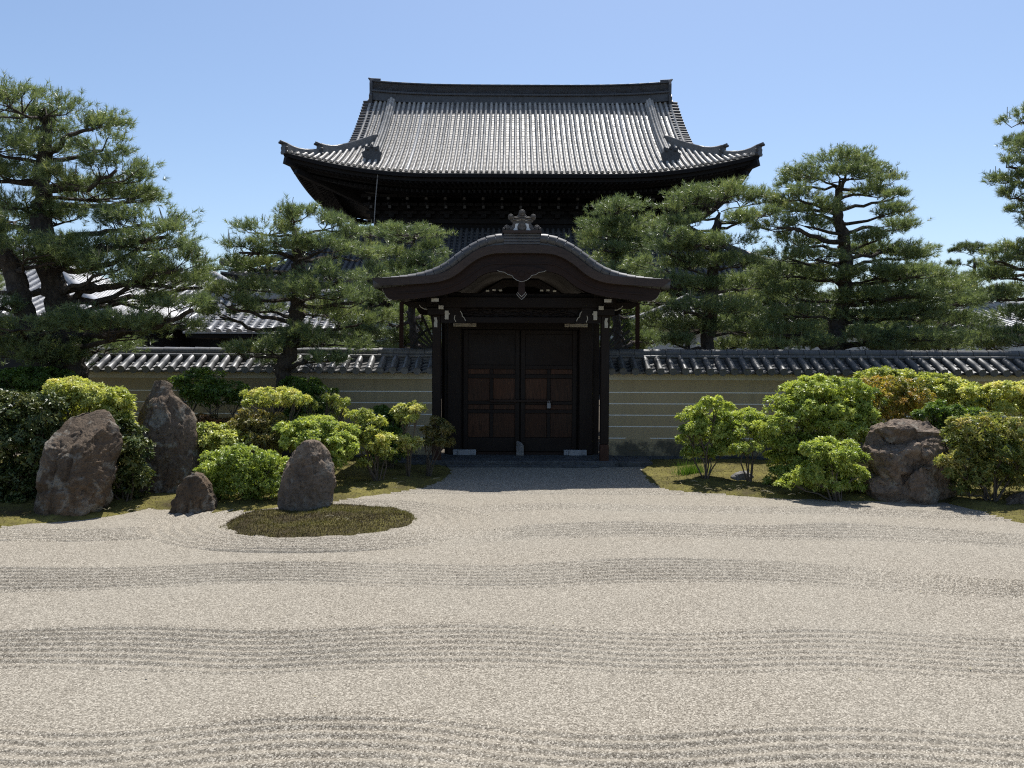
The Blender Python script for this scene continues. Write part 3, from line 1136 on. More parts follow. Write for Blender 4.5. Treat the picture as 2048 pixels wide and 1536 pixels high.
# ------------------------------------------------------------------ gate
GXc, GF = 0.16, 13.3
gate = thing('temple_gate', 'dark wooden temple gate with a curved gable roof and closed double doors', 'gate', (GXc, 15.0, 0.1))
vt = [(0, 4.17), (.31, 4.17), (.42, 4.163), (.61, 4.12), (.82, 4.016), (1.04, 3.87), (1.22, 3.72), (1.42, 3.60), (1.69, 3.505), (1.96, 3.453), (2.35, 3.405), (2.57, 3.386)]
bt = [(0, 3.97), (.34, 3.97), (.61, 3.94), (.79, 3.87), (.97, 3.74), (1.15, 3.60), (1.33, 3.488), (1.50, 3.445), (1.69, 3.427), (2.23, 3.40), (2.586, 3.384)]
bb = [(0, 3.825), (.25, 3.825), (.52, 3.817), (.735, 3.74), (.917, 3.62), (1.09, 3.47), (1.27, 3.367), (1.505, 3.306), (2.05, 3.27), (2.43, 3.254)]
hb_ = [(0, 3.53), (.40, 3.53), (.60, 3.50), (.72, 3.44), (.83, 3.35), (.97, 3.24), (1.24, 3.13), (1.69, 3.055), (2.10, 3.03), (2.28, 3.02), (2.36, 3.07), (2.43, 3.22)]


def chaikin(pts, it=2):
    p = np.asarray(pts, float)
    for _ in range(it):
        q = np.empty((2 * (len(p) - 1) + 2, 2))
        q[0], q[-1] = p[0], p[-1]
        q[1:-1:2] = 0.75 * p[:-1] + 0.25 * p[1:]
        q[2:-1:2] = 0.25 * p[:-1] + 0.75 * p[1:]
        p = q
    return p


def full(pts, n=61):
    p = resample(chaikin(pts), n)
    l = p[::-1].copy()
    l[:, 0] *= -1
    r = np.concatenate([l[:-1], p])
    r[:, 0] += GXc
    return r


vtf, btf, bbf, hbf = full(vt), full(bt), full(bb), full(hb_)
GB = 18.3
k = MB()
lower = btf + (0, -0.14)
k.strip(btf, lower, GF + 0.13, GB - 0.13)
groof = k.build('roof', M['tile_dark'], gate, smooth=True)
k = MB()
k.strip(btf + (0, -0.142), bbf + (0, -0.05), GF + 0.25, GB - 0.25)
k.build('roof_boarding', M['wood_gate_h'], groof, smooth=True)
k = MB()
for yv in np.arange(GF + 0.42, GB - 0.2, 0.27):
    pts = resample(vtf, 60)
    k.tube(np.c_[pts[:, 0], np.full(60, yv), pts[:, 1] - 0.06], 0.075, 7)
k.build('cover_tiles', M['tile_wall'], groof, smooth=True)
for y0 in (GF + 0.10, GB - 0.10):
    for sg in (-1, 1):
        k = MB()
        p = resample(chaikin(vt), 300)
        p = p[p[:, 0] > 0.30]
        L = np.concatenate([[0], np.cumsum(np.linalg.norm(np.diff(p, axis=0), axis=1))])
        nseg = int(L[-1] / 0.145)
        for i in range(nseg):
            a_, b_ = L[-1] * i / nseg, L[-1] * (i + 0.93) / nseg
            q = np.stack([np.interp((a_, (a_ + b_) / 2, b_), L, p[:, c]) for c in (0, 1)], 1)
            k.tube(np.c_[GXc + sg * q[:, 0], np.full(3, y0), q[:, 1] - 0.088], [0.088, 0.092, 0.096], 12)
        k.build('verge_tiles', M['tile_verge'], groof, smooth=True)
k = MB()
k.strip(vtf + (0, -0.10), resample(btf, len(vtf)) + (0, 0.0), GF + 0.05, GF + 0.16)
k.build('tile_bed', M['tile_dark'], groof)
for ya, yb in ((GF, GF + 0.12), (GB - 0.12, GB)):
    MB().strip(btf, resample(bbf, len(btf)), ya, yb).build('verge_board', M['wood_brown'], gate, smooth=True)
for ya, yb in ((GF + 0.124, GF + 0.20), (GB - 0.20, GB - 0.124)):
    MB().strip(bbf + (0, 0.02), resample(hbf, len(bbf)), ya, yb).build('barge_board', M['wood_hafu'], gate, smooth=True)
k = MB()   # moulding line on the barge board
mid = bbf * 0.45 + resample(hbf, len(bbf)) * 0.55
k.strip(mid[8:-8] + (0, 0.012), mid[8:-8] + (0, -0.012), GF + 0.108, GF + 0.122)
k.build('barge_moulding', M['wood_hafu'], gate)
for sg in (-1, 1):   # pale scroll-cut edges at the feet of the barge board
    k = MB()
    e = [(2.43, 3.24), (2.40, 3.16), (2.375, 3.13), (2.37, 3.09), (2.33, 3.055), (2.28, 3.02)]
    k.tube([(GXc + sg * a, GF + 0.14, b) for a, b in e], 0.011, 5)
    k.build('painted_edge', M['white'], gate)
# ridge with ornament
k = MB()
k.box(GXc - 0.31, GXc + 0.31, GF + 0.02, GB - 0.02, 3.98, 4.16)
k.box(GXc - 0.20, GXc + 0.20, GF + 0.25, GB - 0.25, 4.16, 4.34)
k.tube([(GXc, GF + 0.25, 4.36), (GXc, GB - 0.25, 4.36)], 0.11, 10)
for i in range(3):
    for sx_ in (-0.31, 0.31):
        k.tube([(GXc - 0.315, GF + 0.018, 4.02 + i * 0.05), (GXc + 0.315, GF + 0.018, 4.02 + i * 0.05)], 0.008, 5)
k.build('ridge', M['tile_dark'], groof, smooth=True)
k = MB()
k.box(GXc - 0.335, GXc + 0.335, GF - 0.03, GF + 0.34, 4.165, 4.21)
k.build('ridge_board', M['wood_brown'], groof)
orn = MB()
y0, y1 = GF + 0.05, GF + 0.19
orn.prism([(GXc + a, 4.21 + b) for a, b in [(-0.20, 0), (0.20, 0), (0.185, 0.10), (0.16, 0.17), (0.21, 0.22), (0.19, 0.27), (0.10, 0.29), (0.05, 0.34), (-0.05, 0.34), (-0.10, 0.29), (-0.19, 0.27), (-0.21, 0.22), (-0.16, 0.17), (-0.185, 0.10)]], y0, y1)
for a, b, r in ((0, 0.365, 0.06), (-0.205, 0.285, 0.05), (0.205, 0.285, 0.05), (-0.27, 0.06, 0.058), (0.27, 0.06, 0.058), (-0.32, 0.035, 0.035), (0.32, 0.035, 0.035), (-0.20, 0.03, 0.04), (0.20, 0.03, 0.04)):
    orn.tube([(GXc + a, y0 - 0.025, 4.21 + b), (GXc + a, y1 - 0.02, 4.21 + b)], r, 14)
    orn.tube([(GXc + a, y0 - 0.045, 4.21 + b), (GXc + a, y0 - 0.02, 4.21 + b)], r * 0.55, 10)
for h, w in ((0.205, 0.17), (0.245, 0.15)):
    for sg in (-1, 1):
        orn.tube([(GXc, y0 - 0.012, 4.21 + h + 0.045), (GXc + sg * w * 0.6, y0 - 0.012, 4.21 + h + 0.012), (GXc + sg * w, y0 - 0.012, 4.21 + h + 0.02)], 0.016, 6)
orn.tube([(GXc, y0 - 0.04, 4.29), (GXc, y0 + 0.02, 4.29)], 0.072, 16)
orn.v = [v * (0.95, 1, 0.86) + (GXc * 0.05, 0, 4.21 * 0.14) for v in orn.v]
oo = orn.build('ridge_ornament', M['oni'], groof, bevel=0.006)
k = MB()
for sg in (-1, 1):
    k.prism([(GXc + sg * a, 4.21 + b) for a, b in ((0.078, 0.01), (0.165, 0.01), (0.13, 0.06), (0.118, 0.14), (0.06, 0.15), (0.085, 0.08))], y0 - 0.006, y0 + 0.01)
    k.prism([(GXc + sg * a, 4.21 + b) for a, b in ((0.0, 0.235), (0.1, 0.195), (0.1, 0.21), (0.0, 0.255))], y0 - 0.006, y0 + 0.01)
k.v = [v * (0.95, 1, 0.86) + (GXc * 0.05, 0, 4.21 * 0.14) for v in k.v]
build_each(k, 'white_plaster', M['plaster_white'], oo)
# hanging fish ornament
k = MB()
pend = [(0, 3.60), (0.18, 3.60), (0.36, 3.56), (0.42, 3.53), (0.38, 3.51), (0.30, 3.50), (0.24, 3.46), (0.17, 3.445), (0.14, 3.40), (0.08, 3.36), (0, 3.335)]
poly = [(GXc + a, b) for a, b in pend] + [(GXc - a, b) for a, b in pend[::-1][1:-1]]
k.prism(poly, GF + 0.06, GF + 0.118)
stemp = [(-0.05, 3.36), (0.05, 3.36), (0.06, 3.18), (0.09, 3.13), (0.0, 3.03), (-0.09, 3.13), (-0.06, 3.18)]
k.prism([(GXc + a, b) for a, b in stemp], GF + 0.07, GF + 0.115)
for a, b, r in ((0, 3.47, 0.05), (-0.13, 3.52, 0.035), (0.13, 3.52, 0.035), (-0.24, 3.54, 0.025), (0.24, 3.54, 0.025)):
    k.tube([(GXc + a, GF + 0.035, b), (GXc + a, GF + 0.07, b)], r, 10)
gp = k.build('gable_pendant', M['wood_hafu'], gate)
k = MB()
for sg in (-1, 1):
    k.tube([(GXc + sg * a, GF + 0.055, b) for a, b in pend[3:]], 0.004, 5)
    k.tube([(GXc + sg * a, GF + 0.065, b) for a, b in ((0.0, 3.03), (0.05, 3.075), (0.09, 3.13))], 0.0035, 5)
    k.tube([(GXc + sg * a, GF + 0.065, b) for a, b in ((0.0, 3.08), (0.05, 3.125), (0.07, 3.16))], 0.004, 5)
build_each(k, 'painted_edge', M['white'], gp)
# posts
for sg in (-1, 1):
    for yy in (14.3, 16.2):
        k = MB()
        k.box(GXc + sg * 1.56 - 0.08, GXc + sg * 1.56 + 0.08, yy - 0.08, yy + 0.08, 0.42, 2.95)
        po = k.build('post', M['wood_gate'], gate, bevel=0.015)
        k = MB()
        k.box(GXc + sg * 1.56 - 0.082, GXc + sg * 1.56 + 0.082, yy - 0.082, yy + 0.082, 0.10, 0.42)
        k.build('post_foot', M['wood_foot'], po, bevel=0.015)
    k = MB()
    k.box(GXc + sg * 1.29 - 0.14, GXc + sg * 1.29 + 0.14, 15.06, 15.36, 0.115, 3.3)
    k.build('main_pillar', M['wood_gate'], gate, bevel=0.02)
    k = MB()
    k.box(GXc + sg * 1.46 - 0.03, GXc + sg * 1.46 + 0.10, 15.17, 15.27, 0.115, 2.7)
    k.build('side_board', M['wood_gate'], gate)
    # slender props under the rear corners of the roof
    k = MB()
    k.beam((GXc + sg * 2.62, 17.0, 0), (GXc + sg * 2.60, 17.0, 3.25), 0.085, 0.085, (0, 1, 0))
    k.build('prop', M['wood_foot'], gate)
# beams
for q in ((1.75, 14.18, 14.40, 2.94, 3.14), (1.75, 16.1, 16.3, 2.94, 3.14), (1.45, 14.24, 14.36, 2.66, 2.78), (1.35, 14.30, 14.38, 3.142, 3.22)):
    MB().box(GXc - q[0], GXc + q[0], *q[1:]).build('cross_beam', M['wood_gate_h'], gate, bevel=0.012)
for sg in (-1, 1):
    for u_, z_, w_ in ((1.56, 2.98, 0.13), (1.95, 3.05, 0.12)):
        k = MB()
        k.box(GXc + sg * u_ - w_ / 2, GXc + sg * u_ + w_ / 2, 13.62, GB - 0.35, z_, z_ + 0.13)
        k.build('purlin', M['wood_gate_h'], gate, bevel=0.012)
    k = MB()
    k.box(GXc + sg * 1.56 - 0.16, GXc + sg * 1.56 + 0.16, 14.14, 14.46, 2.80, 2.94)
    k.prism([(GXc + sg * a, b) for a, b in ((1.64, 2.94), (2.05, 2.94), (2.18, 3.02), (2.05, 3.06), (1.64, 3.06))], 14.2, 14.38)
    k.build('bracket', M['wood_gate_h'], gate, bevel=0.012)
# carved frieze between the beams
k = MB()
k.box(GXc - 1.45, GXc + 1.45, 14.34, 14.37, 2.78, 2.94)
rr = random.Random(5)
for i in range(150):
    a_ = GXc + rr.uniform(-1.42, 1.42)
    z_ = rr.uniform(2.79, 2.93)
    k.sphere((a_, 14.33, z_), (rr.uniform(0.03, 0.08), 0.03, rr.uniform(0.015, 0.035)), 7, 5)
k.build('carved_frieze', M['wood_gate_h'], gate, smooth=True)
# frog-leg strut, and a board added to keep the open gable black
k = MB()
arch = [(-1.35, 3.2), (-0.9, 3.26), (-0.62, 3.45), (-0.35, 3.6), (0.35, 3.6), (0.62, 3.45), (0.9, 3.26), (1.35, 3.2)]
k.prism([(GXc + a, b) for a, b in arch], 15.3, 15.36)
k.prism([(GXc + a, b) for a, b in ((-0.75, 3.21), (-0.55, 3.21), (-0.25, 3.34), (0.25, 3.34), (0.55, 3.21), (0.75, 3.21), (0.35, 3.46), (-0.35, 3.46))], 14.3, 14.38)
k.build('gable_blackout_and_strut', M['wood_gate_h'], gate)
for i, (a, b) in enumerate(((-0.62, 3.255), (-0.50, 3.27), (-0.38, 3.265), (0.38, 3.265), (0.50, 3.27), (0.62, 3.255))):
    k = MB()
    k.box(GXc + a - 0.03, GXc + a + 0.03, 14.27, 14.295, b - 0.012, b + 0.018)
    k.build('painted_or_skylit_tip', M['white'], gate)  # white boxes painting in skylight seen through the openwork
# lintel, threshold
MB().box(GXc - 1.15, GXc + 1.15, 15.08, 15.232, 2.58, 2.80).build('lintel', M['wood_gate_h'], gate)
MB().box(GXc - 1.15, GXc + 1.15, 15.10, 15.232, 2.86, 3.1).build('tie_beam', M['wood_gate_h'], gate)
k = MB()
k.box(GXc - 1.15, GXc + 1.15, 15.10, 15.32, 0.115, 0.165)
k.build('threshold', M['wood_hafu'], gate)
# doors
k = MB()
k.box(GXc - 1.44, GXc + 1.44, 15.235, 15.29, 0.117, 3.25)
k.build('door_light_block', M['wood_gate'], gate)  # added board, stops sun leaking through the door gaps
for sg in (-1, 1):
    u0, u1 = 0.012, 1.12
    k = MB()

    def rect(a0, a1, z0, z1, y0, y1, mb=None):
        x = sorted((GXc + sg * a0, GXc + sg * a1))
        (mb or k).box(x[0], x[1], y0, y1, z0, z1)
    for a0, a1 in ((u0, 0.10), (1.03, u1)):
        rect(a0, a1, 0.17, 2.57, 15.16, 15.23)
    rails = [(0.17, 0.45), (0.93, 1.00), (1.10, 1.17), (1.62, 1.70), (1.80, 1.88), (2.49, 2.57)]
    for z0, z1 in rails:
        rect(0.10, 1.03, z0, z1, 15.163, 15.23)
    for z0, z1 in ((0.45, 0.93), (1.17, 1.62), (1.0, 1.10), (1.70, 1.80)):
        rect(0.53, 0.60, z0, z1, 15.166, 15.23)
    dr = k.build('door', M['wood_gate'], gate, bevel=0.006)
    for z0, z1 in ((0.45, 0.93), (1.0, 1.10), (1.17, 1.62), (1.70, 1.80)):
        for a0, a1 in ((0.10, 0.53), (0.60, 1.03)):
            k = MB()
            rect(a0 + 0.004, a1 - 0.004, z0 + 0.004, z1 - 0.004, 15.19, 15.21, k)
            k.build('door_panel', M['wood_panel'], dr)
    k = MB()
    rect(0.104, 1.026, 1.884, 2.486, 15.19, 15.21, k)
    k.build('door_panel', M['wood_gate'], dr)
k = MB()
k.box(GXc - 0.60, GXc + 0.64, 15.105, 15.145, 1.155, 1.20)
for a in (-0.5, -0.1, 0.15, 0.55):
    k.box(GXc + a - 0.02, GXc + a + 0.02, 15.10, 15.16, 1.14, 1.215)
bar = k.build('door_bar', M['wood_hafu'], gate, bevel=0.005)
k = MB()
k.box(GXc + 0.53, GXc + 0.60, 15.07, 15.10, 1.035, 1.135)
k.tube([(GXc + 0.545, 15.085, 1.13), (GXc + 0.55, 15.085, 1.18), (GXc + 0.58, 15.085, 1.18), (GXc + 0.585, 15.085, 1.13)], 0.008, 6)
k.build('padlock', M['lead'], bar, bevel=0.004)
# metal fittings at the door pivots
for sg in (-1, 1):
    for z0, z1, mt in ((2.625, 2.755, 'metal'), (0.118, 0.225, 'steel')):
        k = MB()
        c = GXc + sg * 1.085
        for a0, a1, yf in ((-0.225, -0.125, 15.00), (-0.125, 0.125, 14.965), (0.125, 0.225, 15.00)):
            k.box(c + a0, c + a1 - 0.0015, yf, 15.05, z0, z1)
        ft = k.build('pivot_fitting', M[mt], gate, bevel=0.006)
        k = MB()
        for a in (-0.175, 0.175):
            for z in (z0 + 0.03, z1 - 0.03):
                k.sphere((c + a, 14.998, z), (0.012, 0.008, 0.012), 8, 6)
        for a in (-0.09, 0.09):
            k.box(c + a - 0.004, c + a + 0.004, 14.962, 14.966, z0 + 0.006, z1 - 0.006)
        build_each(k, 'stud', M['lead'], ft)
# white painted beam noses
for sg in (-1, 1):
    for a0, a1, z0, z1, y in ((1.46, 1.59, 3.005, 3.065, 13.60), (1.42, 1.51, 2.905, 2.975, 14.10), (1.33, 1.40, 2.72, 2.885, 14.15)):
        k = MB()
        x = sorted((GXc + sg * a0, GXc + sg * a1))
        k.box(x[0], x[1], y, y + 0.02, z0, z1)
        k.build('painted_or_skylit_tip', M['white'], gate, bevel=0.004)
    k = MB()
    k.prism([(GXc + sg * a, b) for a, b in ((1.42, 2.90), (1.50, 2.88), (1.33, 2.86), (1.31, 2.83), (1.33, 2.79), (1.38, 2.80), (1.42, 2.85))], 14.16, 14.19)
    k.prism([(GXc + sg * a, b) for a, b in ((1.545, 2.58), (1.60, 2.58), (1.605, 2.66), (1.59, 2.70), (1.605, 2.76), (1.555, 2.76), (1.54, 2.70))], 14.20, 14.215)
    k.tube([(GXc + sg * a, 14.19, b) for a, b in ((1.70, 2.90), (1.78, 2.915), (1.84, 2.945), (1.87, 2.985))], 0.009, 5)
    k.tube([(GXc + sg * a, 14.20, b) for a, b in ((1.02, 2.70), (1.05, 2.76), (1.08, 2.78), (1.09, 2.84), (1.12, 2.88))], 0.008, 5)
    k.tube([(GXc + sg * a, 14.20, b) for a, b in ((1.20, 2.68), (1.23, 2.74), (1.215, 2.80))], 0.008, 5)
    build_each(k, 'scroll_nose', M['white'], gate)
    k = MB()   # bracket nose shapes in dark wood carrying the scroll lines
    k.prism([(GXc + sg * a, b) for a, b in ((1.0, 2.66), (1.48, 2.66), (1.48, 2.94), (1.12, 2.94), (1.08, 2.80))], 14.205, 14.24)
    k.build('bracket', M['wood_gate_h'], gate)
    # spike fan over the wall beside the post
    k = MB()
    c = np.array([GXc + sg * 1.62, 15.34, 2.10])
    for j, an in enumerate(np.radians([6, 17, 29, 41, 53, 66, 79])):
        L = (0.62, 0.66, 0.70, 0.74, 0.78, 0.84, 0.86)[j]
        dv = np.array([sg * math.cos(an), 0, math.sin(an)])
        k.beam(c + dv * 0.10, c + dv * L, 0.044, 0.034, (0, 1, 0))
    an = np.radians(np.linspace(0, 88, 16))
    k.tube([c + np.array([sg * math.cos(t) * 0.52, -0.025, math.sin(t) * 0.52]) for t in an], 0.018, 5)
    an = np.radians(np.linspace(0, 90, 8))
    k.prism([(c[0], c[2])] + [(c[0] + sg * math.cos(t) * 0.20, c[2] + math.sin(t) * 0.20) for t in an], 15.30, 15.36)
    k.build('spike_fan', M['black'], gate)

st_ = MB()
st_.prism([(GXc - 0.075, 0.112), (GXc + 0.075, 0.112), (GXc + 0.075, 0.30), (GXc + 0.035, 0.36), (GXc - 0.045, 0.40), (GXc - 0.07, 0.39)], 14.93, 15.05)
o = st_.build('stop_stone', M['stopstone'], None, (GXc, 15.0, 0.11), bevel=0.012)
props(o, 'small grey wedge stone standing against the closed gate doors', 'stone')


# ------------------------------------------------------------------ garden walls
def garden_wall(x0, x1, label, tile):
    t = thing('garden_wall', label, 'wall', ((x0 + x1) / 2, 15.33, 0), 'ochre garden walls either side of the gate')
    k = MB()
    k.box(x0, x1, 15.15, 15.51, -0.05, 1.60)
    k.build('plaster_face', M['ochre'], t)
    k = MB()
    k.box(x0, x1, 15.12, 15.54, 1.60, 1.715)
    k.build('cornice', M['cornice'], t)
    for z in (1.352, 1.128, 0.902, 0.676, 0.446):
        k = MB()
        xa, xb = x0, x1
        if z < 0.5 and x0 > 0:      # a plaster repair breaks the lowest line
            k.box(x0, 2.28, 15.144, 15.149, z - 0.009, z + 0.009)
            xa = 2.68
        k.box(xa, xb, 15.144, 15.149, z - 0.009, z + 0.009)
        k.build('white_line', M['line'], t)
    k = MB()
    k.box(x0, x1, 15.13, 15.53, -0.05, 0.10)
    k.build('footing', M['paving'], t)
    k = MB()
    # tile bed in overlapping courses, both slopes
    for sg in (-1, 1):
        ys = lambda u_: 15.33 + sg * (0.55 - 0.50 * u_)
        zz = lambda u_: 1.745 + 0.25 * u_
        for i in range(4):
            a_, b_ = i / 4, (i + 1) / 4
            n = max(2, int((x1 - x0) / 0.12))
            xs_ = np.linspace(x0, x1, n * 2 + 1)
            sag = lambda x: 0.012 * np.cos(2 * math.pi * x / 0.235)
            rows = [[(x, ys(a_), zz(a_) - 0.01 + sag(x)) for x in xs_], [(x, ys(a_), zz(a_) + 0.022 + sag(x)) for x in xs_], [(x, ys(b_), zz(b_) + sag(x)) for x in xs_]]
            k.grid(np.array(rows), sg == 1)
        k.grid(np.array([[(x, ys(0), zz(0) - 0.01) for x in xs_], [(x, 15.33 + sg * 0.2, 1.716) for x in xs_]]), sg == -1)
    tr = k.build('tile_roof', M[tile], t)
    k = MB()
    x = x0 + 0.08
    while x < x1 - 0.05:
        jx = RNG.normal(0, 0.006)
        jz = RNG.normal(0, 0.004)
        for sg in (-1, 1):
            path = [(x + jx + RNG.normal(0, 0.003), 15.33 + sg * (0.60 - 0.47 * u_), 1.775 + jz + 0.235 * u_) for u_ in np.linspace(0, 1, 7)]
            roll(k, path, 0.066, 9, 0.24)
            p = np.array(path[0])
            k.tube([p + (0, sg * 0.012, -0.004), p + (0, -sg * 0.02, 0.0)], 0.072, 12)
        x += 0.2365
    k.build('cover_tiles', M[tile], tr, smooth=True)
    k = MB()
    k.box(x0, x1, 15.20, 15.46, 1.93, 2.04)
    k.box(x0, x1, 15.18, 15.48, 2.045, 2.063)
    k.box(x0, x1, 15.20, 15.46, 2.066, 2.10)
    k.build('ridge_course', M['tile_dark'], tr)
    k = MB()
    x = x0
    while x < x1 - 0.02:
        b_ = min(x + 0.30, x1)
        dz = RNG.normal(0, 0.003)
        k.tube([(x + 0.003, 15.33, 2.125 + dz), (b_, 15.33, 2.125 + dz)], [0.088, 0.082], 12)
        for yy in (-0.13, 0.13):
            k.tube([(x + 0.003, 15.33 + yy, 2.055 + dz), (b_, 15.33 + yy, 2.055 + dz)], [0.036, 0.034], 8)
        x += 0.305
    k.build('ridge_cap', M[tile], tr, smooth=True)
    return t


garden_wall(-8.75, GXc - 1.66, 'ochre plaster wall with white lines and tiled coping left of the gate', 'tile_wall')
wr = garden_wall(GXc + 1.66, 13.5, 'ochre plaster wall with white lines and weathered tiled coping right of the gate', 'tile_old')
k = MB()
rr = random.Random(9)
pts = [(2.47 + (0.27 + 0.05 * math.sin(3 * t + 1) + 0.03 * rr.random()) * math.cos(t), 0.36 + (0.15 + 0.03 * math.sin(2 * t)) * math.sin(t)) for t in np.linspace(0, 2 * math.pi, 26, endpoint=False)]
k.prism(pts, 15.140, 15.152)
k.build('plaster_patch', M['ochre'], wr)


# ------------------------------------------------------------------ neighbouring buildings
def hip_building(name, label, cat, x0, x1, y0, y1, ze, zr_, inset_x, sp=0.28, tile='tile_pale', wallmat='black', ridge_x=None):
    t = thing(name, label, cat, ((x0 + x1) / 2, (y0 + y1) / 2, 0))
    ym = (y0 + y1) / 2
    hy = (y1 - y0) / 2
    rx0, rx1 = x0 + inset_x, x1 - inset_x

    def zc(u_):
        return ze + (zr_ - ze) * (0.75 * u_ + 0.25 * u_ * u_)
    k = MB()
    for sg in (-1, 1):
        for i in range(14):
            rows = []
            for u_, e in ((i / 14, -0.01), (i / 14, 0.04), ((i + 1) / 14, 0.0)):
                a_, b_ = x0 + inset_x * u_, x1 - inset_x * u_
                rows.append([(x, ym + sg * hy * (1 - u_), zc(u_) + e) for x in np.linspace(a_, b_, 3)])
            k.grid(np.array(rows), sg == 1)
    for sg in (-1, 1):
        rows = []
        for u_ in np.linspace(0, 1, 8):
            xe = (x1 - inset_x * u_) if sg == 1 else (x0 + inset_x * u_)
            rows.append([(xe, y, zc(u_)) for y in np.linspace(ym - hy * (1 - u_), ym + hy * (1 - u_), 5)])
        k.grid(np.array(rows), sg == 1)
    roof_ = k.build('roof', M[tile], t)
    k = MB()
    x = x0 + sp / 2
    while x < x1:
        um = min(1.0, (x - x0) / max(inset_x, 1e-6), (x1 - x) / max(inset_x, 1e-6)) - 0.02
        if um > 0.08:
            roll(k, [(x, ym - hy * (1 - u_), zc(u_) + 0.055) for u_ in np.linspace(-0.01, um, 7)], 0.075, 6, 0.3)
        x += sp
    y = y0 + sp / 2
    while y < y1 and inset_x > 0.5:
        um = min(1.0, (y - y0) / hy, (y1 - y) / hy) - 0.02
        if um > 0.08:
            roll(k, [(x1 - inset_x * u_, y, zc(u_) + 0.055) for u_ in np.linspace(-0.01, um, 6)], 0.075, 6)
        y += sp
    for sx_ in (0, 1):
        if inset_x > 0.5:
            us = np.linspace(0, 1, 10)
            pts_ = [((x1 - inset_x * u_) if sx_ else (x0 + inset_x * u_), ym - hy * (1 - u_), zc(u_) + 0.14) for u_ in us]
            k.tube(pts_, 0.13, 8)
    k.tube([(rx0, ym, zr_ + 0.1), (rx1, ym, zr_ + 0.1)], 0.2, 8)
    k.build('cover_tiles', M[tile], roof_, smooth=True)
    k = MB()
    k.box(x0 + 0.9, x1 - 0.9, y0 + 0.9, y1 - 0.9, 0, ze + 0.05)
    k.build('wall', M[wallmat], t)
    k = MB()
    k.box(x0 + 0.06, x1 - 0.06, y0 + 0.06, y1 - 0.06, ze - 0.12, ze - 0.02)
    k.build('eave', M['wood_temple'], t)
    k = MB()
    xx = x0 + 0.7
    while xx < x1 - 0.6:
        k.box(xx - 0.08, xx + 0.08, y0 + 0.78, y0 + 0.88, 0, ze - 0.13)
        xx += 1.8
    build_each(k, 'wall_post', M['wood_temple'], t)
    return t


hip_building('temple_building', 'low tiled building whose roof shows between the two left pine trunks', 'building', -24, -10.5, 20, 30, 3.05, 5.3, 4.6)
hip_building('temple_building', 'tiled hip-roofed building rising behind the roof at the left pines', 'building', -19, -6.6, 25.5, 37, 3.2, 5.2, 5.4)
hip_building('roofed_passage', 'small pale tiled roof above the wall between the two left pines', 'building', -8.3, -4.4, 19.4, 23, 2.62, 3.6, 0.02, 0.26)
hip_building('storehouse', 'white plastered building glimpsed behind the pine trunks right of the gate', 'building', 4.3, 15, 29, 36, 3.3, 4.5, 3.0, 0.28, 'tile_dark', 'plaster_white')
hip_building('storehouse', 'pale roofed white building glimpsed beside the pine at the right edge', 'building', 17.2, 27, 31, 39, 3.3, 4.4, 3.5, 0.28, 'tile_pale', 'plaster_white')


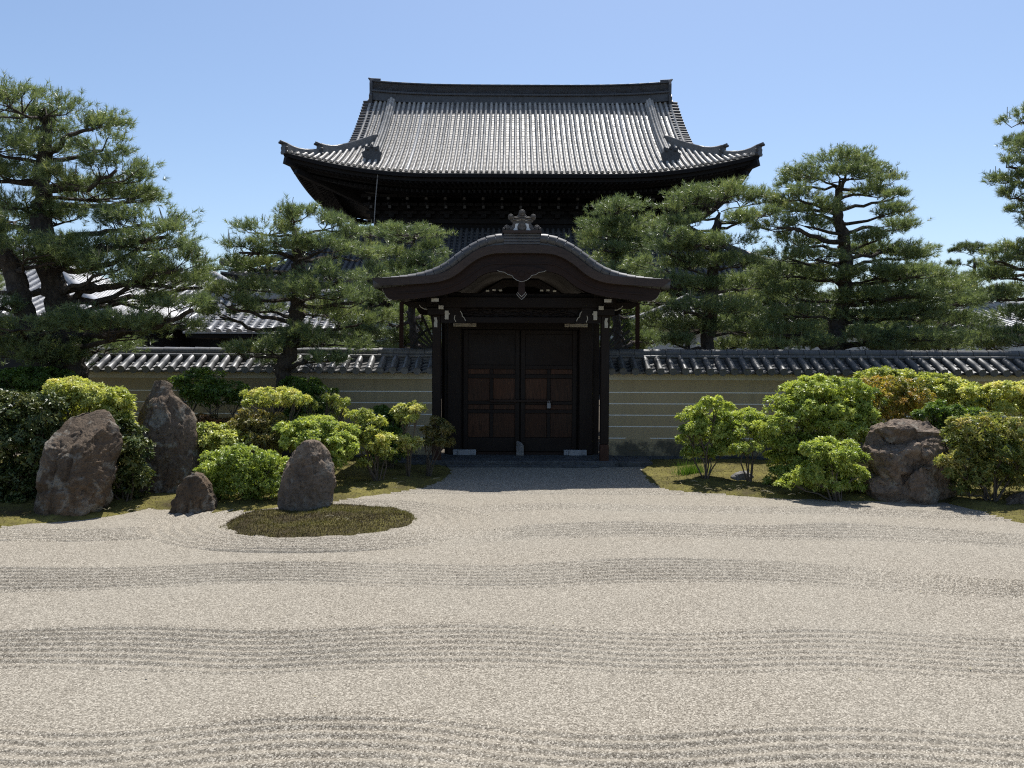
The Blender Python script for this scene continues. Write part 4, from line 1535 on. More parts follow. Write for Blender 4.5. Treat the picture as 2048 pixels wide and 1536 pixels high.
# ------------------------------------------------------------------ rocks
def rock(label, d, base, left, right, mat_, seed, thick=0.75, amp=0.07, facets=16, ledge=0):
    """left/right: outline in photo pixels from the foot to the top"""
    c0 = P(base[0], base[1], d)
    wpx = max(b[0] for b in right) - min(a[0] for a in left)
    d0 = d
    d = d + thick * 0.9 * wpx / 2 * d / F
    L = np.array([P(a, b, d) for a, b in left])[:, [2, 0]]
    R = np.array([P(a, b, d) for a, b in right])[:, [2, 0]]
    ztop = max(L[-1, 0], R[-1, 0])
    zb_ = min(L[0, 0], R[0, 0]) - 0.35
    m_, n_ = 150, 190
    zs_ = zb_ + (ztop - zb_) * (np.linspace(0, 1, m_) ** 0.92)
    l = np.interp(zs_, L[:, 0], L[:, 1])
    r = np.interp(zs_, R[:, 0], R[:, 1])
    k5 = np.ones(5) / 5
    cx, a_ = (l + r) / 2, np.maximum((r - l) / 2, 0.012)
    am = a_.max()
    b_ = thick * (0.55 * a_ + 0.45 * am) * np.clip((ztop - zs_) / (0.25 * am) + 0.25, 0, 1) ** 0.5
    b_ = np.minimum(b_, thick * am)
    th = np.linspace(0, 2 * math.pi, n_, endpoint=False)
    ct, st2 = np.cos(th), np.sin(th)
    e = 0.8
    ctp, stp = np.sign(ct) * np.abs(ct) ** e, np.sign(st2) * np.abs(st2) ** e
    V = np.stack([cx[:, None] + a_[:, None] * ctp, d + b_[:, None] * stp, np.repeat(zs_[:, None], n_, 1)], -1)
    flat = V.reshape(-1, 3)
    nrm = unit(np.stack([np.broadcast_to(ctp, (m_, n_)), np.broadcast_to(stp, (m_, n_)), np.repeat(np.linspace(0, 0.5, m_)[:, None], n_, 1)], -1).reshape(-1, 3))
    s = 1.0 / am
    rg_ = np.random.default_rng(seed)
    cc = np.array([cx.mean(), d, (zb_ + ztop) / 2])
    hz_ = (ztop - zb_) / 2
    big = 0.6 * fbm(flat * s * 1.4, seed, 3, True) + 0.4 * fbm(flat * s * 2.2, seed + 9, 3)
    big -= np.median(big)
    flat = flat + nrm * (amp * am * 1.3 * big)[:, None]
    if ledge:
        q = flat * s
        t_ = q[:, 2] / ledge + 0.55 * fbm(q * np.array([1.3, 1.3, 0.4]), seed + 70, 3) + 0.35 * q[:, 0]
        fr = t_ - np.floor(t_)
        flat = flat + nrm * ((0.55 - fr) * 0.42 * am)[:, None] * np.array([0.35, 1.0, 0.2])
    ext = np.array([am, am * thick, hz_])
    for _ in range(facets):
        nv = unit(np.array([rg_.normal() * 0.5, -abs(rg_.normal()) * 0.9 - 0.25, abs(rg_.normal()) * 0.45]))
        q = (flat - cc) / ext
        h = q @ nv
        lim = np.quantile(h, rg_.uniform(0.86, 0.955))
        over = np.maximum(h - lim, 0) * 0.96
        flat = flat - over[:, None] * nv * ext
    # cracks, broken steps and grain on top of the facets
    stq = fbm(flat * s * np.array([1.6, 1.6, 1.1]) + 5, seed + 20, 3)
    dis = amp * am * 0.8 * (np.round(stq * 3) / 3 - stq)
    dis -= amp * am * 1.8 * np.clip(fbm(flat * s * np.array([1.9, 1.9, 0.8]) + 3, seed + 40, 4, True) - 0.85, 0, 1)
    dis += amp * am * 0.30 * fbm(flat * s * np.array([3.4, 3.4, 2.2]), seed + 60, 3, True)
    dis += amp * am * 0.16 * fbm(flat * s * 11.0, seed + 80, 3, True)
    flat = flat + nrm * (dis - np.median(dis))[:, None]
    mb = MB()
    ids = np.arange(m_ * n_).reshape(m_, n_)
    Fc = []
    for i in range(m_ - 1):
        for j in range(n_):
            jj = (j + 1) % n_
            Fc.append((ids[i, j], ids[i, jj], ids[i + 1, jj], ids[i + 1, j]))
    Fc.append(tuple(ids[-1]))
    mb.add(flat, Fc)
    o = mb.build('rock', mat_, None, (cx.mean(), d, 0.0))
    me_ = o.data
    me_.polygons.foreach_set('use_smooth', [True] * len(me_.polygons))
    return props(o, label, 'rock')


rock('broad dark flat-topped boulder nearest the left edge, beside the glossy hedge', 9.35, (140, 1040),
     [(52, 1042), (62, 1000), (82, 950), (92, 900), (98, 860), (108, 830), (125, 816), (150, 813)],
     [(200, 1030), (214, 1000), (224, 950), (233, 890), (226, 860), (212, 835), (204, 820), (170, 813)], M['rock_a'], 4, 0.8, 0.07, 14)
rock('tall pointed rock with a pale grey tip behind the dark flat-topped boulder', 10.75, (320, 1000),
     [(272, 1005), (268, 940), (258, 880), (264, 840), (275, 810), (288, 780), (300, 762), (315, 757)],
     [(380, 1005), (390, 950), (392, 890), (386, 840), (372, 815), (345, 790), (336, 768), (322, 757)], M['rock_b'], 8, 0.8, 0.07, 16)
rock('small dark knee-high rock at the gravel edge below the tall pointed rock', 9.75, (385, 1022),
     [(342, 1026), (352, 995), (362, 970), (372, 955), (385, 947)],
     [(435, 1026), (428, 995), (415, 965), (404, 948), (394, 945)], M['rock_a'], 15, 0.8, 0.07, 10)
rock('rounded brown and grey rock standing on the oval moss island', 9.75, (615, 1030),
     [(560, 1032), (560, 990), (561, 950), (566, 930), (580, 910), (596, 893), (608, 883), (618, 881)],
     [(662, 1025), (664, 985), (670, 955), (668, 935), (658, 910), (645, 895), (636, 884), (626, 881)], M['rock_c'], 23, 0.85, 0.06, 16)
def crag(label, d, chunks, mat_, seed):
    """broken rock: angular blocks grown into one mass"""
    import bmesh
    rg_ = np.random.default_rng(seed)
    mb = MB()
    o0 = P(chunks[0][0], chunks[0][1], d + chunks[0][4])
    for cx, cy, rx, ry, off in chunks:
        dd = d + off
        c = P(cx, cy, dd)
        R3 = np.array([rx, rx * 0.85, ry]) * dd / F
        pts = unit(rg_.normal(0, 1, (15, 3)))
        pts = np.sign(pts) * np.abs(pts) ** 0.75
        pts = pts / np.max(np.abs(pts), axis=0) * R3 + c
        bm = bmesh.new()
        for p in pts:
            bm.verts.new(p)
        bmesh.ops.convex_hull(bm, input=bm.verts)
        bmesh.ops.delete(bm, geom=[v for v in bm.verts if not v.link_faces], context='VERTS')
        for _ in range(5):
            bmesh.ops.subdivide_edges(bm, edges=[e for e in bm.edges if e.calc_length() > 0.035], cuts=1, use_grid_fill=True)
            bmesh.ops.triangulate(bm, faces=bm.faces)
        bm.normal_update()
        bm.verts.index_update()
        V = np.array([v.co for v in bm.verts])
        N = np.array([v.normal for v in bm.verts])
        r = 0.040 * fbm(V * 3.6, seed, 4, True) + 0.014 * fbm(V * 14, seed + 5, 4, True) \
            + 0.02 * fbm(V * np.array([3, 3, 8.0]) + V[:, [0]] * 2, seed + 8, 3)
        V = V + N * (r - np.median(r))[:, None]
        mb.add(V, [[v.index for v in f.verts] for f in bm.faces])
        bm.free()
    o = mb.build('rock', mat_, None, (o0[0], o0[1], 0.0))
    o.data.polygons.foreach_set('use_smooth', [True] * len(o.data.polygons))
    try:
        o.data.set_sharp_from_angle(angle=math.radians(38))
    except Exception:
        pass
    return props(o, label, 'rock')


crag('large craggy grey-brown rock among the shrubs on the right', 10.95,
     [(1808, 955, 82, 112, 0.34), (1812, 895, 66, 56, 0.26), (1790, 915, 54, 46, 0.16), (1846, 915, 44, 56, 0.2), (1812, 985, 72, 66, 0.06), (1852, 975, 40, 66, 0.16), (1752, 960, 34, 82, 0.26),
      (1838, 872, 40, 32, 0.28), (1775, 990, 50, 50, 0.1), (1764, 890, 32, 38, 0.26), (1820, 945, 46, 36, 0.10), (1785, 945, 40, 32, 0.12), (1800, 868, 44, 26, 0.24), (1870, 940, 26, 46, 0.28)], M['rock_c'], 33)
rock('low grey rock half cut off by the right edge of the photo', 10.3, (2045, 1012),
     [(2008, 1016), (2015, 1005), (2030, 993), (2050, 984)],
     [(2110, 1016), (2100, 1000), (2085, 988), (2065, 983)], M['rock_c'], 44, 0.7, 0.06, 8)
rock('flat pale stone lying on the moss under the right-hand sapling stems', 12.3, (1485, 950),
     [(1462, 953), (1470, 946), (1480, 942)], [(1508, 953), (1502, 946), (1492, 942)], M['stopstone'], 51, 0.7, 0.05, 5)


# ------------------------------------------------------------------ pines
def pads3d(pads, d, rng, spread=1.0):
    out = []
    for q in pads:
        cx, cy, rx, ry = q[:4]
        off = q[4] if len(q) > 4 else rng.uniform(-0.95, 0.55) * spread
        dd = d + off
        c = P(cx, cy, dd)
        k = dd / F
        out.append((c, rx * k, ry * k, max(0.25, rx * k * 0.8)))
    return out


def needles(C, D, n, L, Wd, rng, a0=0.25, a1=1.35):
    N = len(C) * n
    c, dr = np.repeat(C, n, 0), np.repeat(D, n, 0)
    r = rng.normal(0, 1, (N, 3))
    perp = unit(r - (r * dr).sum(1, keepdims=True) * dr)
    an = rng.uniform(a0, a1, (N, 1))
    nd = dr * np.cos(an) + perp * np.sin(an)
    b = c + dr * rng.uniform(-0.05, 0.05, (N, 1))
    tip = b + nd * L * rng.uniform(0.65, 1.15, (N, 1))
    s = unit(np.cross(nd, rng.normal(0, 1, (N, 3)))) * Wd / 2
    return np.stack([b - s, b + s, tip], 1).reshape(-1, 3)


CL = 1.0


def pine(label, d, trunk, pads, seed, dens=300, nn=24, L=0.115, Wd=0.0085, candles=0, mat_='pine', group=None, spread=1.0, lean=1.0, extra_back=True):
    """trunk: [(px, py, radius px)] from the foot up; pads: [(cx, cy, rx, ry[, depth offset])] in photo pixels"""
    rng = np.random.default_rng(seed)
    foot = P(trunk[0][0], trunk[0][1], d)
    t = thing('pine_tree', label, 'pine tree', (foot[0], foot[1], 0.0), group)
    tp = np.array([P(a, b, d) for a, b, r in trunk])
    tr = np.array([r * d / F for a, b, r in trunk])
    tr[-1] *= 0.35
    if tp[0, 2] > 0.0:
        dirv = unit(tp[0] - tp[1])
        low_ = tp[0] + np.array([dirv[0] * 0.3, 0, -(tp[0, 2] + 0.1)])
        tp = np.vstack([low_, tp])
        tr = np.concatenate([[tr[0] * 1.3], tr])
    nseg = max(12, 6 * len(tp))
    full_ = resample(np.c_[tp, tr], nseg)
    tp2, tr2 = full_[:, :3], full_[:, 3]
    k5 = np.array([1, 2, 3, 2, 1]) / 9.0
    for _ in range(2):
        tp2 = np.stack([np.convolve(np.pad(tp2[:, c], 2, mode='reflect', reflect_type='odd'), k5, 'valid') for c in range(3)], 1)
    tp2[1:-1] += rng.normal(0, 0.15, (nseg - 2, 3)) * tr2[1:-1, None]
    wood_ = MB()
    tr2 = tr2 * 0.86
    wood_.tube(tp2, tr2 * (1 + rng.normal(0, 0.07, nseg)), 10)
    P3 = pads3d(pads, d, rng, spread)
    CC, DD, TT, CD = [], [], [], []
    for c, rx, rz, ry in P3:
        # limb from the trunk
        zt = c[2] - 0.10 - 0.12 * abs(c[0] - tp2[-1, 0])
        i0 = int(np.argmin(np.abs(tp2[:, 2] - zt)))
        i0 = min(max(i0, 1), nseg - 1)
        a_ = tp2[i0]
        e_ = c + np.array([0, 0, -0.55 * rz])
        dist = np.linalg.norm(e_ - a_)
        ns = max(5, int(dist / 0.16))
        u_ = np.linspace(0, 1, ns)[:, None]
        path = a_ + (e_ - a_) * u_
        wig = np.cumsum(rng.normal(0, 0.035, (ns, 3)), 0)
        wig -= wig[-1] * u_
        path = path + wig * np.array([1, 1, 0.9]) + np.array([0, 0, 1.0]) * (np.sin(u_ * math.pi) * 0.10 * dist * rng.uniform(-0.8, 0.6))
        r0 = min(tr2[i0] * 0.55, 0.028 + 0.018 * dist)
        wood_.tube(path, np.linspace(r0, max(0.014, r0 * 0.42), ns), 6)
        area = rx * ry * math.pi
        # sub clumps: the pad is a cluster of shoots groups on twigs
        nsub = max(5, int(area * 9))
        ang = rng.uniform(0, 2 * math.pi, nsub)
        rad = 1.1 * np.sqrt(rng.uniform(0.0, 1.0, nsub))
        sub = np.stack([rx * rad * np.cos(ang), ry * rad * np.sin(ang), rz * (0.75 * (1 - (rad / 1.1) ** 2) - 0.2 + rng.normal(0, 0.14, nsub))], 1) + c
        for q in sub:
            st0 = path[rng.integers(max(1, int(ns * 0.6)), ns)]
            mid = (st0 + q) / 2 + rng.normal(0, 0.05, 3) + np.array([0, 0, -0.05])
            wood_.tube([st0, mid, q + (0, 0, -0.03)], [0.014, 0.010, 0.006], 4, False)
        nt_ = int(dens * 0.9 * area + 20)
        pick = rng.integers(0, nsub, nt_)
        sr = np.array([0.15, 0.15, 0.072]) * np.clip(rx / 0.5, 0.6, 1.25)
        pos = sub[pick] + rng.normal(0, 1, (nt_, 3)) * sr * 0.8
        dirs = unit((pos - c) * np.array([0.9, 0.9, 1.2]) / max(rx, 0.2) + np.array([0, 0, 0.75]) + rng.normal(0, 0.28, (nt_, 3)))
        CC.append(pos)
        DD.append(dirs)
        tint = np.clip(rng.normal(0.46, 0.17) * 0.35 + 0.3 + rng.normal(0, 0.12, nsub)[pick] + rng.normal(0, 0.1, nt_), 0, 1)
        TT.append(tint)
        if candles:
            up = pos[rng.integers(0, nt_, candles)] * 0.75 + 0.25 * c + np.array([0, 0, 0.03])
            CD.append(up[up[:, 2] > c[2] + 0.1 * rz])
    wood_.build('trunk', M['bark'], t, smooth=True)
    CC, DD, TT = np.concatenate(CC), np.concatenate(DD), np.concatenate(TT)
    V = needles(CC, DD, nn, L, Wd, rng)
    tint = np.clip(np.repeat(TT, nn) + rng.normal(0, 0.08, len(CC) * nn), 0, 1)
    poly_mesh('crown', V, 3, M[mat_], t, tint=tint)
    if candles and sum(map(len, CD)):
        k = MB()
        for p in np.concatenate(CD):
            h = rng.uniform(0.07, 0.22) * CL
            k.tube([p, p + (rng.normal(0, 0.02), rng.normal(0, 0.02), h)], [0.009, 0.006], 4)
        k.build('new_shoots', M['candle'], t)['kind'] = 'stuff'
    return t


NEAR = 'pines in front of the garden wall'
BACK = 'pines behind the garden wall'
pine('tall dense layered pine filling the upper left, its thick trunk leaning right', 13.4,
     [(152, 756, 32), (135, 690, 30), (112, 600, 28), (92, 510, 25), (84, 420, 21), (82, 330, 17), (98, 262, 12), (92, 215, 7)],
     [(20, 197, 80, 32), (105, 217, 60, 26), (-60, 215, 60, 30), (185, 246, 62, 24), (60, 250, 62, 26), (60, 292, 75, 30), (-20, 285, 60, 30), (205, 288, 48, 22), (232, 325, 52, 28), (255, 352, 42, 26),
      (10, 345, 60, 26), (140, 355, 60, 24), (-70, 330, 60, 30), (200, 386, 95, 30), (272, 388, 42, 28), (40, 405, 60, 22), (285, 436, 75, 24), (130, 432, 62, 22), (15, 430, 70, 22), (330, 462, 42, 22), (300, 486, 70, 22), (195, 490, 85, 26),
      (120, 522, 80, 28), (210, 532, 75, 26), (365, 525, 55, 26), (285, 560, 70, 26), (345, 560, 62, 30), (400, 560, 35, 30), (300, 605, 62, 18), (385, 608, 45, 22), (250, 650, 95, 22), (340, 645, 60, 22), (200, 690, 80, 22), (90, 660, 80, 24), (130, 720, 60, 16), (-80, 440, 70, 30), (-90, 560, 70, 30)],
     11, 300, 24, 0.108, 0.0080, 11, 'pine', NEAR)
pine('pine with a leaning trunk half hidden at the left edge, below the taller pine', 12.9,
     [(80, 760, 26), (66, 690, 25), (48, 620, 24), (28, 550, 22), (5, 490, 18), (-20, 430, 12)],
     [(55, 500, 85, 30), (0, 465, 60, 30), (-50, 430, 60, 30), (110, 515, 40, 20), (-40, 520, 70, 28), (25, 650, 70, 22), (55, 700, 80, 24), (-20, 690, 70, 24), (-40, 600, 60, 25), (150, 640, 60, 18)],
     12, 300, 24, 0.108, 0.0080, 9, 'pine', NEAR)
pine('round-crowned pine standing in front of the wall left of the gate', 14.5,
     [(562, 790, 16), (566, 740, 17), (582, 690, 16), (594, 640, 17), (597, 580, 17), (600, 530, 16), (592, 490, 11), (588, 455, 7)],
     [(590, 432, 52, 20), (522, 455, 52, 22), (660, 450, 50, 22), (705, 470, 32, 24), (478, 492, 42, 24), (560, 482, 55, 20), (640, 492, 60, 22), (700, 508, 40, 24), (470, 525, 38, 20), (520, 528, 50, 18), (680, 545, 55, 22),
      (470, 580, 55, 20), (545, 572, 60, 18), (640, 580, 75, 22), (712, 592, 45, 24), (455, 605, 40, 16), (520, 615, 50, 16), (645, 622, 70, 18), (715, 640, 40, 20), (600, 672, 60, 16), (535, 690, 55, 16), (670, 680, 60, 18), (480, 700, 40, 14), (560, 725, 40, 12), (640, 715, 40, 12), (440, 625, 40, 16)],
     13, 310, 24, 0.104, 0.0080, 9, 'pine', NEAR)
pine('slender pine squeezed between the round-crowned pine and the gate', 18.5,
     [(738, 705, 8), (738, 640, 8), (740, 560, 8), (738, 500, 6), (742, 465, 4)],
     [(742, 462, 30, 16), (725, 500, 34, 18), (760, 505, 26, 16), (742, 545, 38, 20), (730, 585, 42, 20), (765, 600, 34, 18), (735, 630, 45, 20), (700, 665, 50, 20), (752, 660, 34, 20, 2.0), (725, 695, 50, 14)],
     14, 330, 20, 0.12, 0.009, 3, 'pine', BACK)
pine('flat-topped small pine rising over the left shoulder of the gate roof', 20.5,
     [(828, 706, 9), (824, 640, 9), (820, 570, 9), (824, 510, 7), (830, 465, 5)],
     [(826, 464, 58, 13), (790, 478, 30, 12), (862, 498, 36, 15), (806, 508, 42, 14), (850, 522, 44, 14), (790, 542, 50, 15), (830, 556, 50, 14), (862, 545, 28, 12), (800, 590, 60, 18), (855, 600, 40, 16), (815, 625, 40, 18, 1.9), (838, 660, 40, 18, 1.7), (812, 690, 45, 12, 1.9), (780, 640, 50, 18, 2.1), (848, 640, 45, 18, 2.2), (795, 672, 60, 18, 2.2), (850, 685, 40, 14, 2.0)],
     15, 330, 20, 0.12, 0.0095, 0, 'pine', BACK)
pine('small tiered pine rising over the right shoulder of the gate roof', 20.5,
     [(1236, 706, 9), (1232, 640, 9), (1230, 560, 9), (1230, 480, 8), (1232, 415, 5)],
     [(1232, 412, 48, 12), (1210, 448, 42, 16), (1262, 450, 46, 16), (1235, 470, 60, 14), (1208, 492, 38, 14), (1265, 490, 45, 14), (1230, 518, 60, 14), (1245, 548, 58, 16), (1215, 575, 50, 18), (1270, 590, 50, 18), (1262, 628, 42, 18, 1.9), (1245, 660, 40, 18, 1.7), (1268, 690, 45, 12, 1.9), (1235, 620, 60, 18, 2.1), (1250, 655, 55, 18, 2.2), (1300, 680, 50, 14, 1.5), (1240, 692, 40, 10, 2.0)],
     16, 330, 20, 0.12, 0.0095, 0, 'pine', BACK)
pine('broad wide-topped pine with a dark straight trunk right of the gate', 17.0,
     [(1412, 708, 15), (1418, 640, 15), (1424, 570, 14), (1428, 500, 12), (1432, 450, 10), (1440, 425, 7)],
     [(1380, 396, 55, 18), (1440, 388, 60, 18), (1505, 398, 48, 20), (1350, 418, 36, 16), (1375, 446, 52, 18), (1335, 462, 32, 16), (1475, 440, 48, 14), (1520, 425, 28, 14), (1400, 480, 50, 16), (1340, 500, 52, 18), (1455, 482, 45, 14), (1300, 528, 40, 18),
      (1370, 530, 60, 18), (1460, 525, 55, 18), (1325, 562, 55, 18), (1410, 572, 65, 18), (1490, 568, 50, 18), (1300, 600, 45, 18), (1370, 612, 62, 18), (1450, 615, 62, 18), (1320, 645, 52, 16), (1400, 655, 60, 14), (1480, 655, 60, 16), (1350, 682, 45, 10), (1470, 690, 50, 8)],
     17, 330, 22, 0.108, 0.0088, 3, 'pine', BACK)
pine('tall pine with a curving trunk and round crown against the sky at right', 17.2,
     [(1668, 708, 21), (1678, 650, 19), (1690, 600, 17), (1692, 550, 15), (1690, 500, 14), (1684, 460, 12), (1674, 430, 11), (1670, 405, 10), (1682, 378, 8), (1692, 350, 6)],
     [(1685, 326, 62, 18), (1625, 346, 46, 18), (1738, 342, 46, 18), (1590, 362, 30, 14), (1772, 360, 30, 16), (1680, 350, 50, 14), (1598, 392, 52, 15), (1745, 385, 42, 15), (1785, 392, 26, 14), (1572, 418, 40, 15), (1625, 415, 45, 14), (1770, 422, 44, 15), (1555, 446, 42, 18), (1610, 445, 40, 14), (1790, 452, 42, 14),
      (1760, 474, 44, 10), (1595, 478, 50, 16), (1565, 505, 40, 16), (1745, 500, 60, 13), (1825, 497, 34, 11), (1630, 512, 50, 13), (1790, 512, 50, 12), (1575, 545, 55, 16), (1650, 552, 58, 14), (1755, 548, 70, 15), (1840, 545, 55, 16), (1590, 585, 60, 16), (1680, 592, 60, 14), (1780, 588, 75, 16), (1870, 578, 60, 18), (1925, 600, 36, 18),
      (1600, 625, 60, 16), (1720, 630, 65, 14), (1820, 628, 75, 16), (1905, 640, 55, 18), (1590, 665, 60, 14), (1740, 668, 60, 14), (1840, 672, 70, 14), (1630, 688, 50, 10), (1780, 694, 60, 9), (1900, 690, 55, 10), (1545, 690, 40, 10)],
     18, 330, 22, 0.108, 0.0088, 3, 'pine', BACK)
pine('pine cut by the right edge, its tufted tiers reaching in from outside', 17.0,
     [(2075, 720, 20), (2085, 600, 19), (2090, 480, 16), (2092, 360, 12), (2080, 230, 7)],
     [(2042, 236, 30, 16), (2080, 225, 40, 20), (2025, 285, 34, 18), (2070, 290, 50, 20), (2020, 325, 28, 16), (2015, 352, 26, 16), (2050, 355, 45, 22), (2035, 385, 32, 18), (2070, 400, 50, 20), (2045, 418, 22, 14), (2090, 450, 45, 20), (2030, 498, 40, 18), (1990, 515, 34, 14), (2070, 520, 50, 24), (2030, 545, 48, 20), (1985, 548, 34, 16), (2040, 585, 52, 22), (1995, 590, 34, 18), (2045, 630, 52, 22), (2010, 665, 40, 18), (2060, 680, 50, 18), (1975, 690, 30, 12)],
     19, 320, 22, 0.108, 0.0088, 10, 'pine', BACK)
pine('dense pine low behind the wide-topped pine and the curving-trunk pine', 22.5,
     [(1545, 706, 12), (1548, 640, 12), (1552, 580, 10), (1556, 530, 6)],
     [(1552, 530, 45, 14), (1520, 560, 45, 18), (1590, 565, 50, 18), (1480, 590, 45, 18), (1550, 600, 60, 18), (1625, 605, 50, 18), (1500, 630, 55, 18), (1580, 640, 60, 18), (1640, 645, 45, 18), (1440, 640, 45, 16), (1530, 670, 60, 16), (1610, 680, 60, 16), (1660, 670, 40, 14)],
     24, 320, 20, 0.125, 0.010, 0, 'pine', BACK)
pine('spreading low pine behind the wall between the curving-trunk pine and the right edge', 21.5,
     [(1850, 708, 13), (1846, 650, 12), (1840, 590, 10), (1836, 550, 6)],
     [(1840, 545, 50, 14), (1790, 565, 50, 16), (1885, 570, 50, 16), (1760, 600, 55, 18), (1830, 598, 60, 16), (1900, 605, 50, 18), (1940, 590, 30, 14), (1790, 635, 60, 16), (1860, 640, 60, 18), (1925, 645, 45, 18), (1750, 665, 55, 14), (1830, 675, 60, 14), (1910, 680, 55, 14), (1950, 670, 30, 14)],
     25, 320, 20, 0.125, 0.010, 3, 'pine', BACK)
pine('tiny distant umbrella-shaped pine seen over the trees near the right edge', 36.0,
     [(1952, 700, 5), (1951, 600, 5), (1950, 540, 4), (1948, 512, 3)],
     [(1940, 496, 30, 8), (1968, 504, 18, 6), (1918, 500, 14, 5), (1922, 526, 20, 6), (1975, 530, 18, 6), (1945, 560, 40, 12), (1960, 600, 50, 16)],
     20, 130, 20, 0.17, 0.016, 0, 'pine_far', BACK)
pine('far dark pine tip showing between the two left pines', 32.0,
     [(408, 700, 6), (408, 600, 6), (410, 520, 3)],
     [(412, 522, 10, 6), (420, 540, 12, 6), (410, 560, 16, 8), (425, 572, 10, 6), (400, 600, 30, 14), (415, 640, 40, 16)],
     21, 150, 20, 0.16, 0.015, 0, 'pine_far', BACK)


# ------------------------------------------------------------------ shrubs
def leaves(C, D, n, L, Wd, rng, a0=0.7, a1=1.5):
    N = len(C) * n
    c, dr = np.repeat(C, n, 0), np.repeat(D, n, 0)
    r = rng.normal(0, 1, (N, 3))
    perp = unit(r - (r * dr).sum(1, keepdims=True) * dr)
    an = rng.uniform(a0, a1, (N, 1))
    nd = dr * np.cos(an) + perp * np.sin(an)
    l = L * rng.uniform(0.7, 1.15, (N, 1))
    b = c + dr * rng.uniform(-0.015, 0.015, (N, 1))
    s = unit(np.cross(nd, dr) + 0.25 * rng.normal(0, 1, (N, 3))) * Wd / 2
    up = unit(np.cross(s, nd))
    mid = b + nd * l * 0.5 + up * l * 0.06
    tip = b + nd * l - np.array([0, 0, 0.12]) * l
    return np.stack([b, mid + s, tip, mid - s], 1).reshape(-1, 4, 3).reshape(-1, 3)


LEAF = {
    'bright': [(0.0, (0.08, 0.120, 0.025)), (0.4, (0.185, 0.235, 0.05)), (0.75, (0.285, 0.325, 0.08)), (1.0, (0.38, 0.395, 0.12))],
    'yellow': [(0.0, (0.10, 0.125, 0.026)), (0.4, (0.225, 0.255, 0.062)), (0.75, (0.36, 0.37, 0.115)), (1.0, (0.48, 0.44, 0.19))],
    'green': [(0.0, (0.032, 0.060, 0.014)), (0.5, (0.078, 0.125, 0.026)), (1.0, (0.15, 0.20, 0.04))],
    'glossy': [(0.0, (0.022, 0.034, 0.012)), (0.5, (0.046, 0.062, 0.018)), (1.0, (0.13, 0.125, 0.04))],
    'orange': [(0.0, (0.05, 0.08, 0.016)), (0.4, (0.14, 0.155, 0.03)), (0.68, (0.25, 0.20, 0.045)), (1.0, (0.34, 0.20, 0.05))],
    'olive': [(0.0, (0.05, 0.07, 0.02)), (0.4, (0.125, 0.15, 0.04)), (0.75, (0.25, 0.235, 0.075)), (1.0, (0.38, 0.31, 0.13))],
    'brown': [(0.0, (0.05, 0.06, 0.02)), (0.5, (0.125, 0.12, 0.038)), (1.0, (0.24, 0.185, 0.07))],
    'red': [(0.0, (0.05, 0.06, 0.02)), (0.5, (0.14, 0.08, 0.035)), (1.0, (0.26, 0.09, 0.05))],
}
for k_, v_ in LEAF.items():
    M['leaf_' + k_] = leafmat(k_ + ' leaves', [(a_, sc(c_, 1.52)) for a_, c_ in v_], 0.38 if k_ == 'glossy' else 0.4, 0.14 if k_ == 'glossy' else 0.44, (1.2, 1.2, 0.6), 0.3 if k_ == 'glossy' else 0.42)


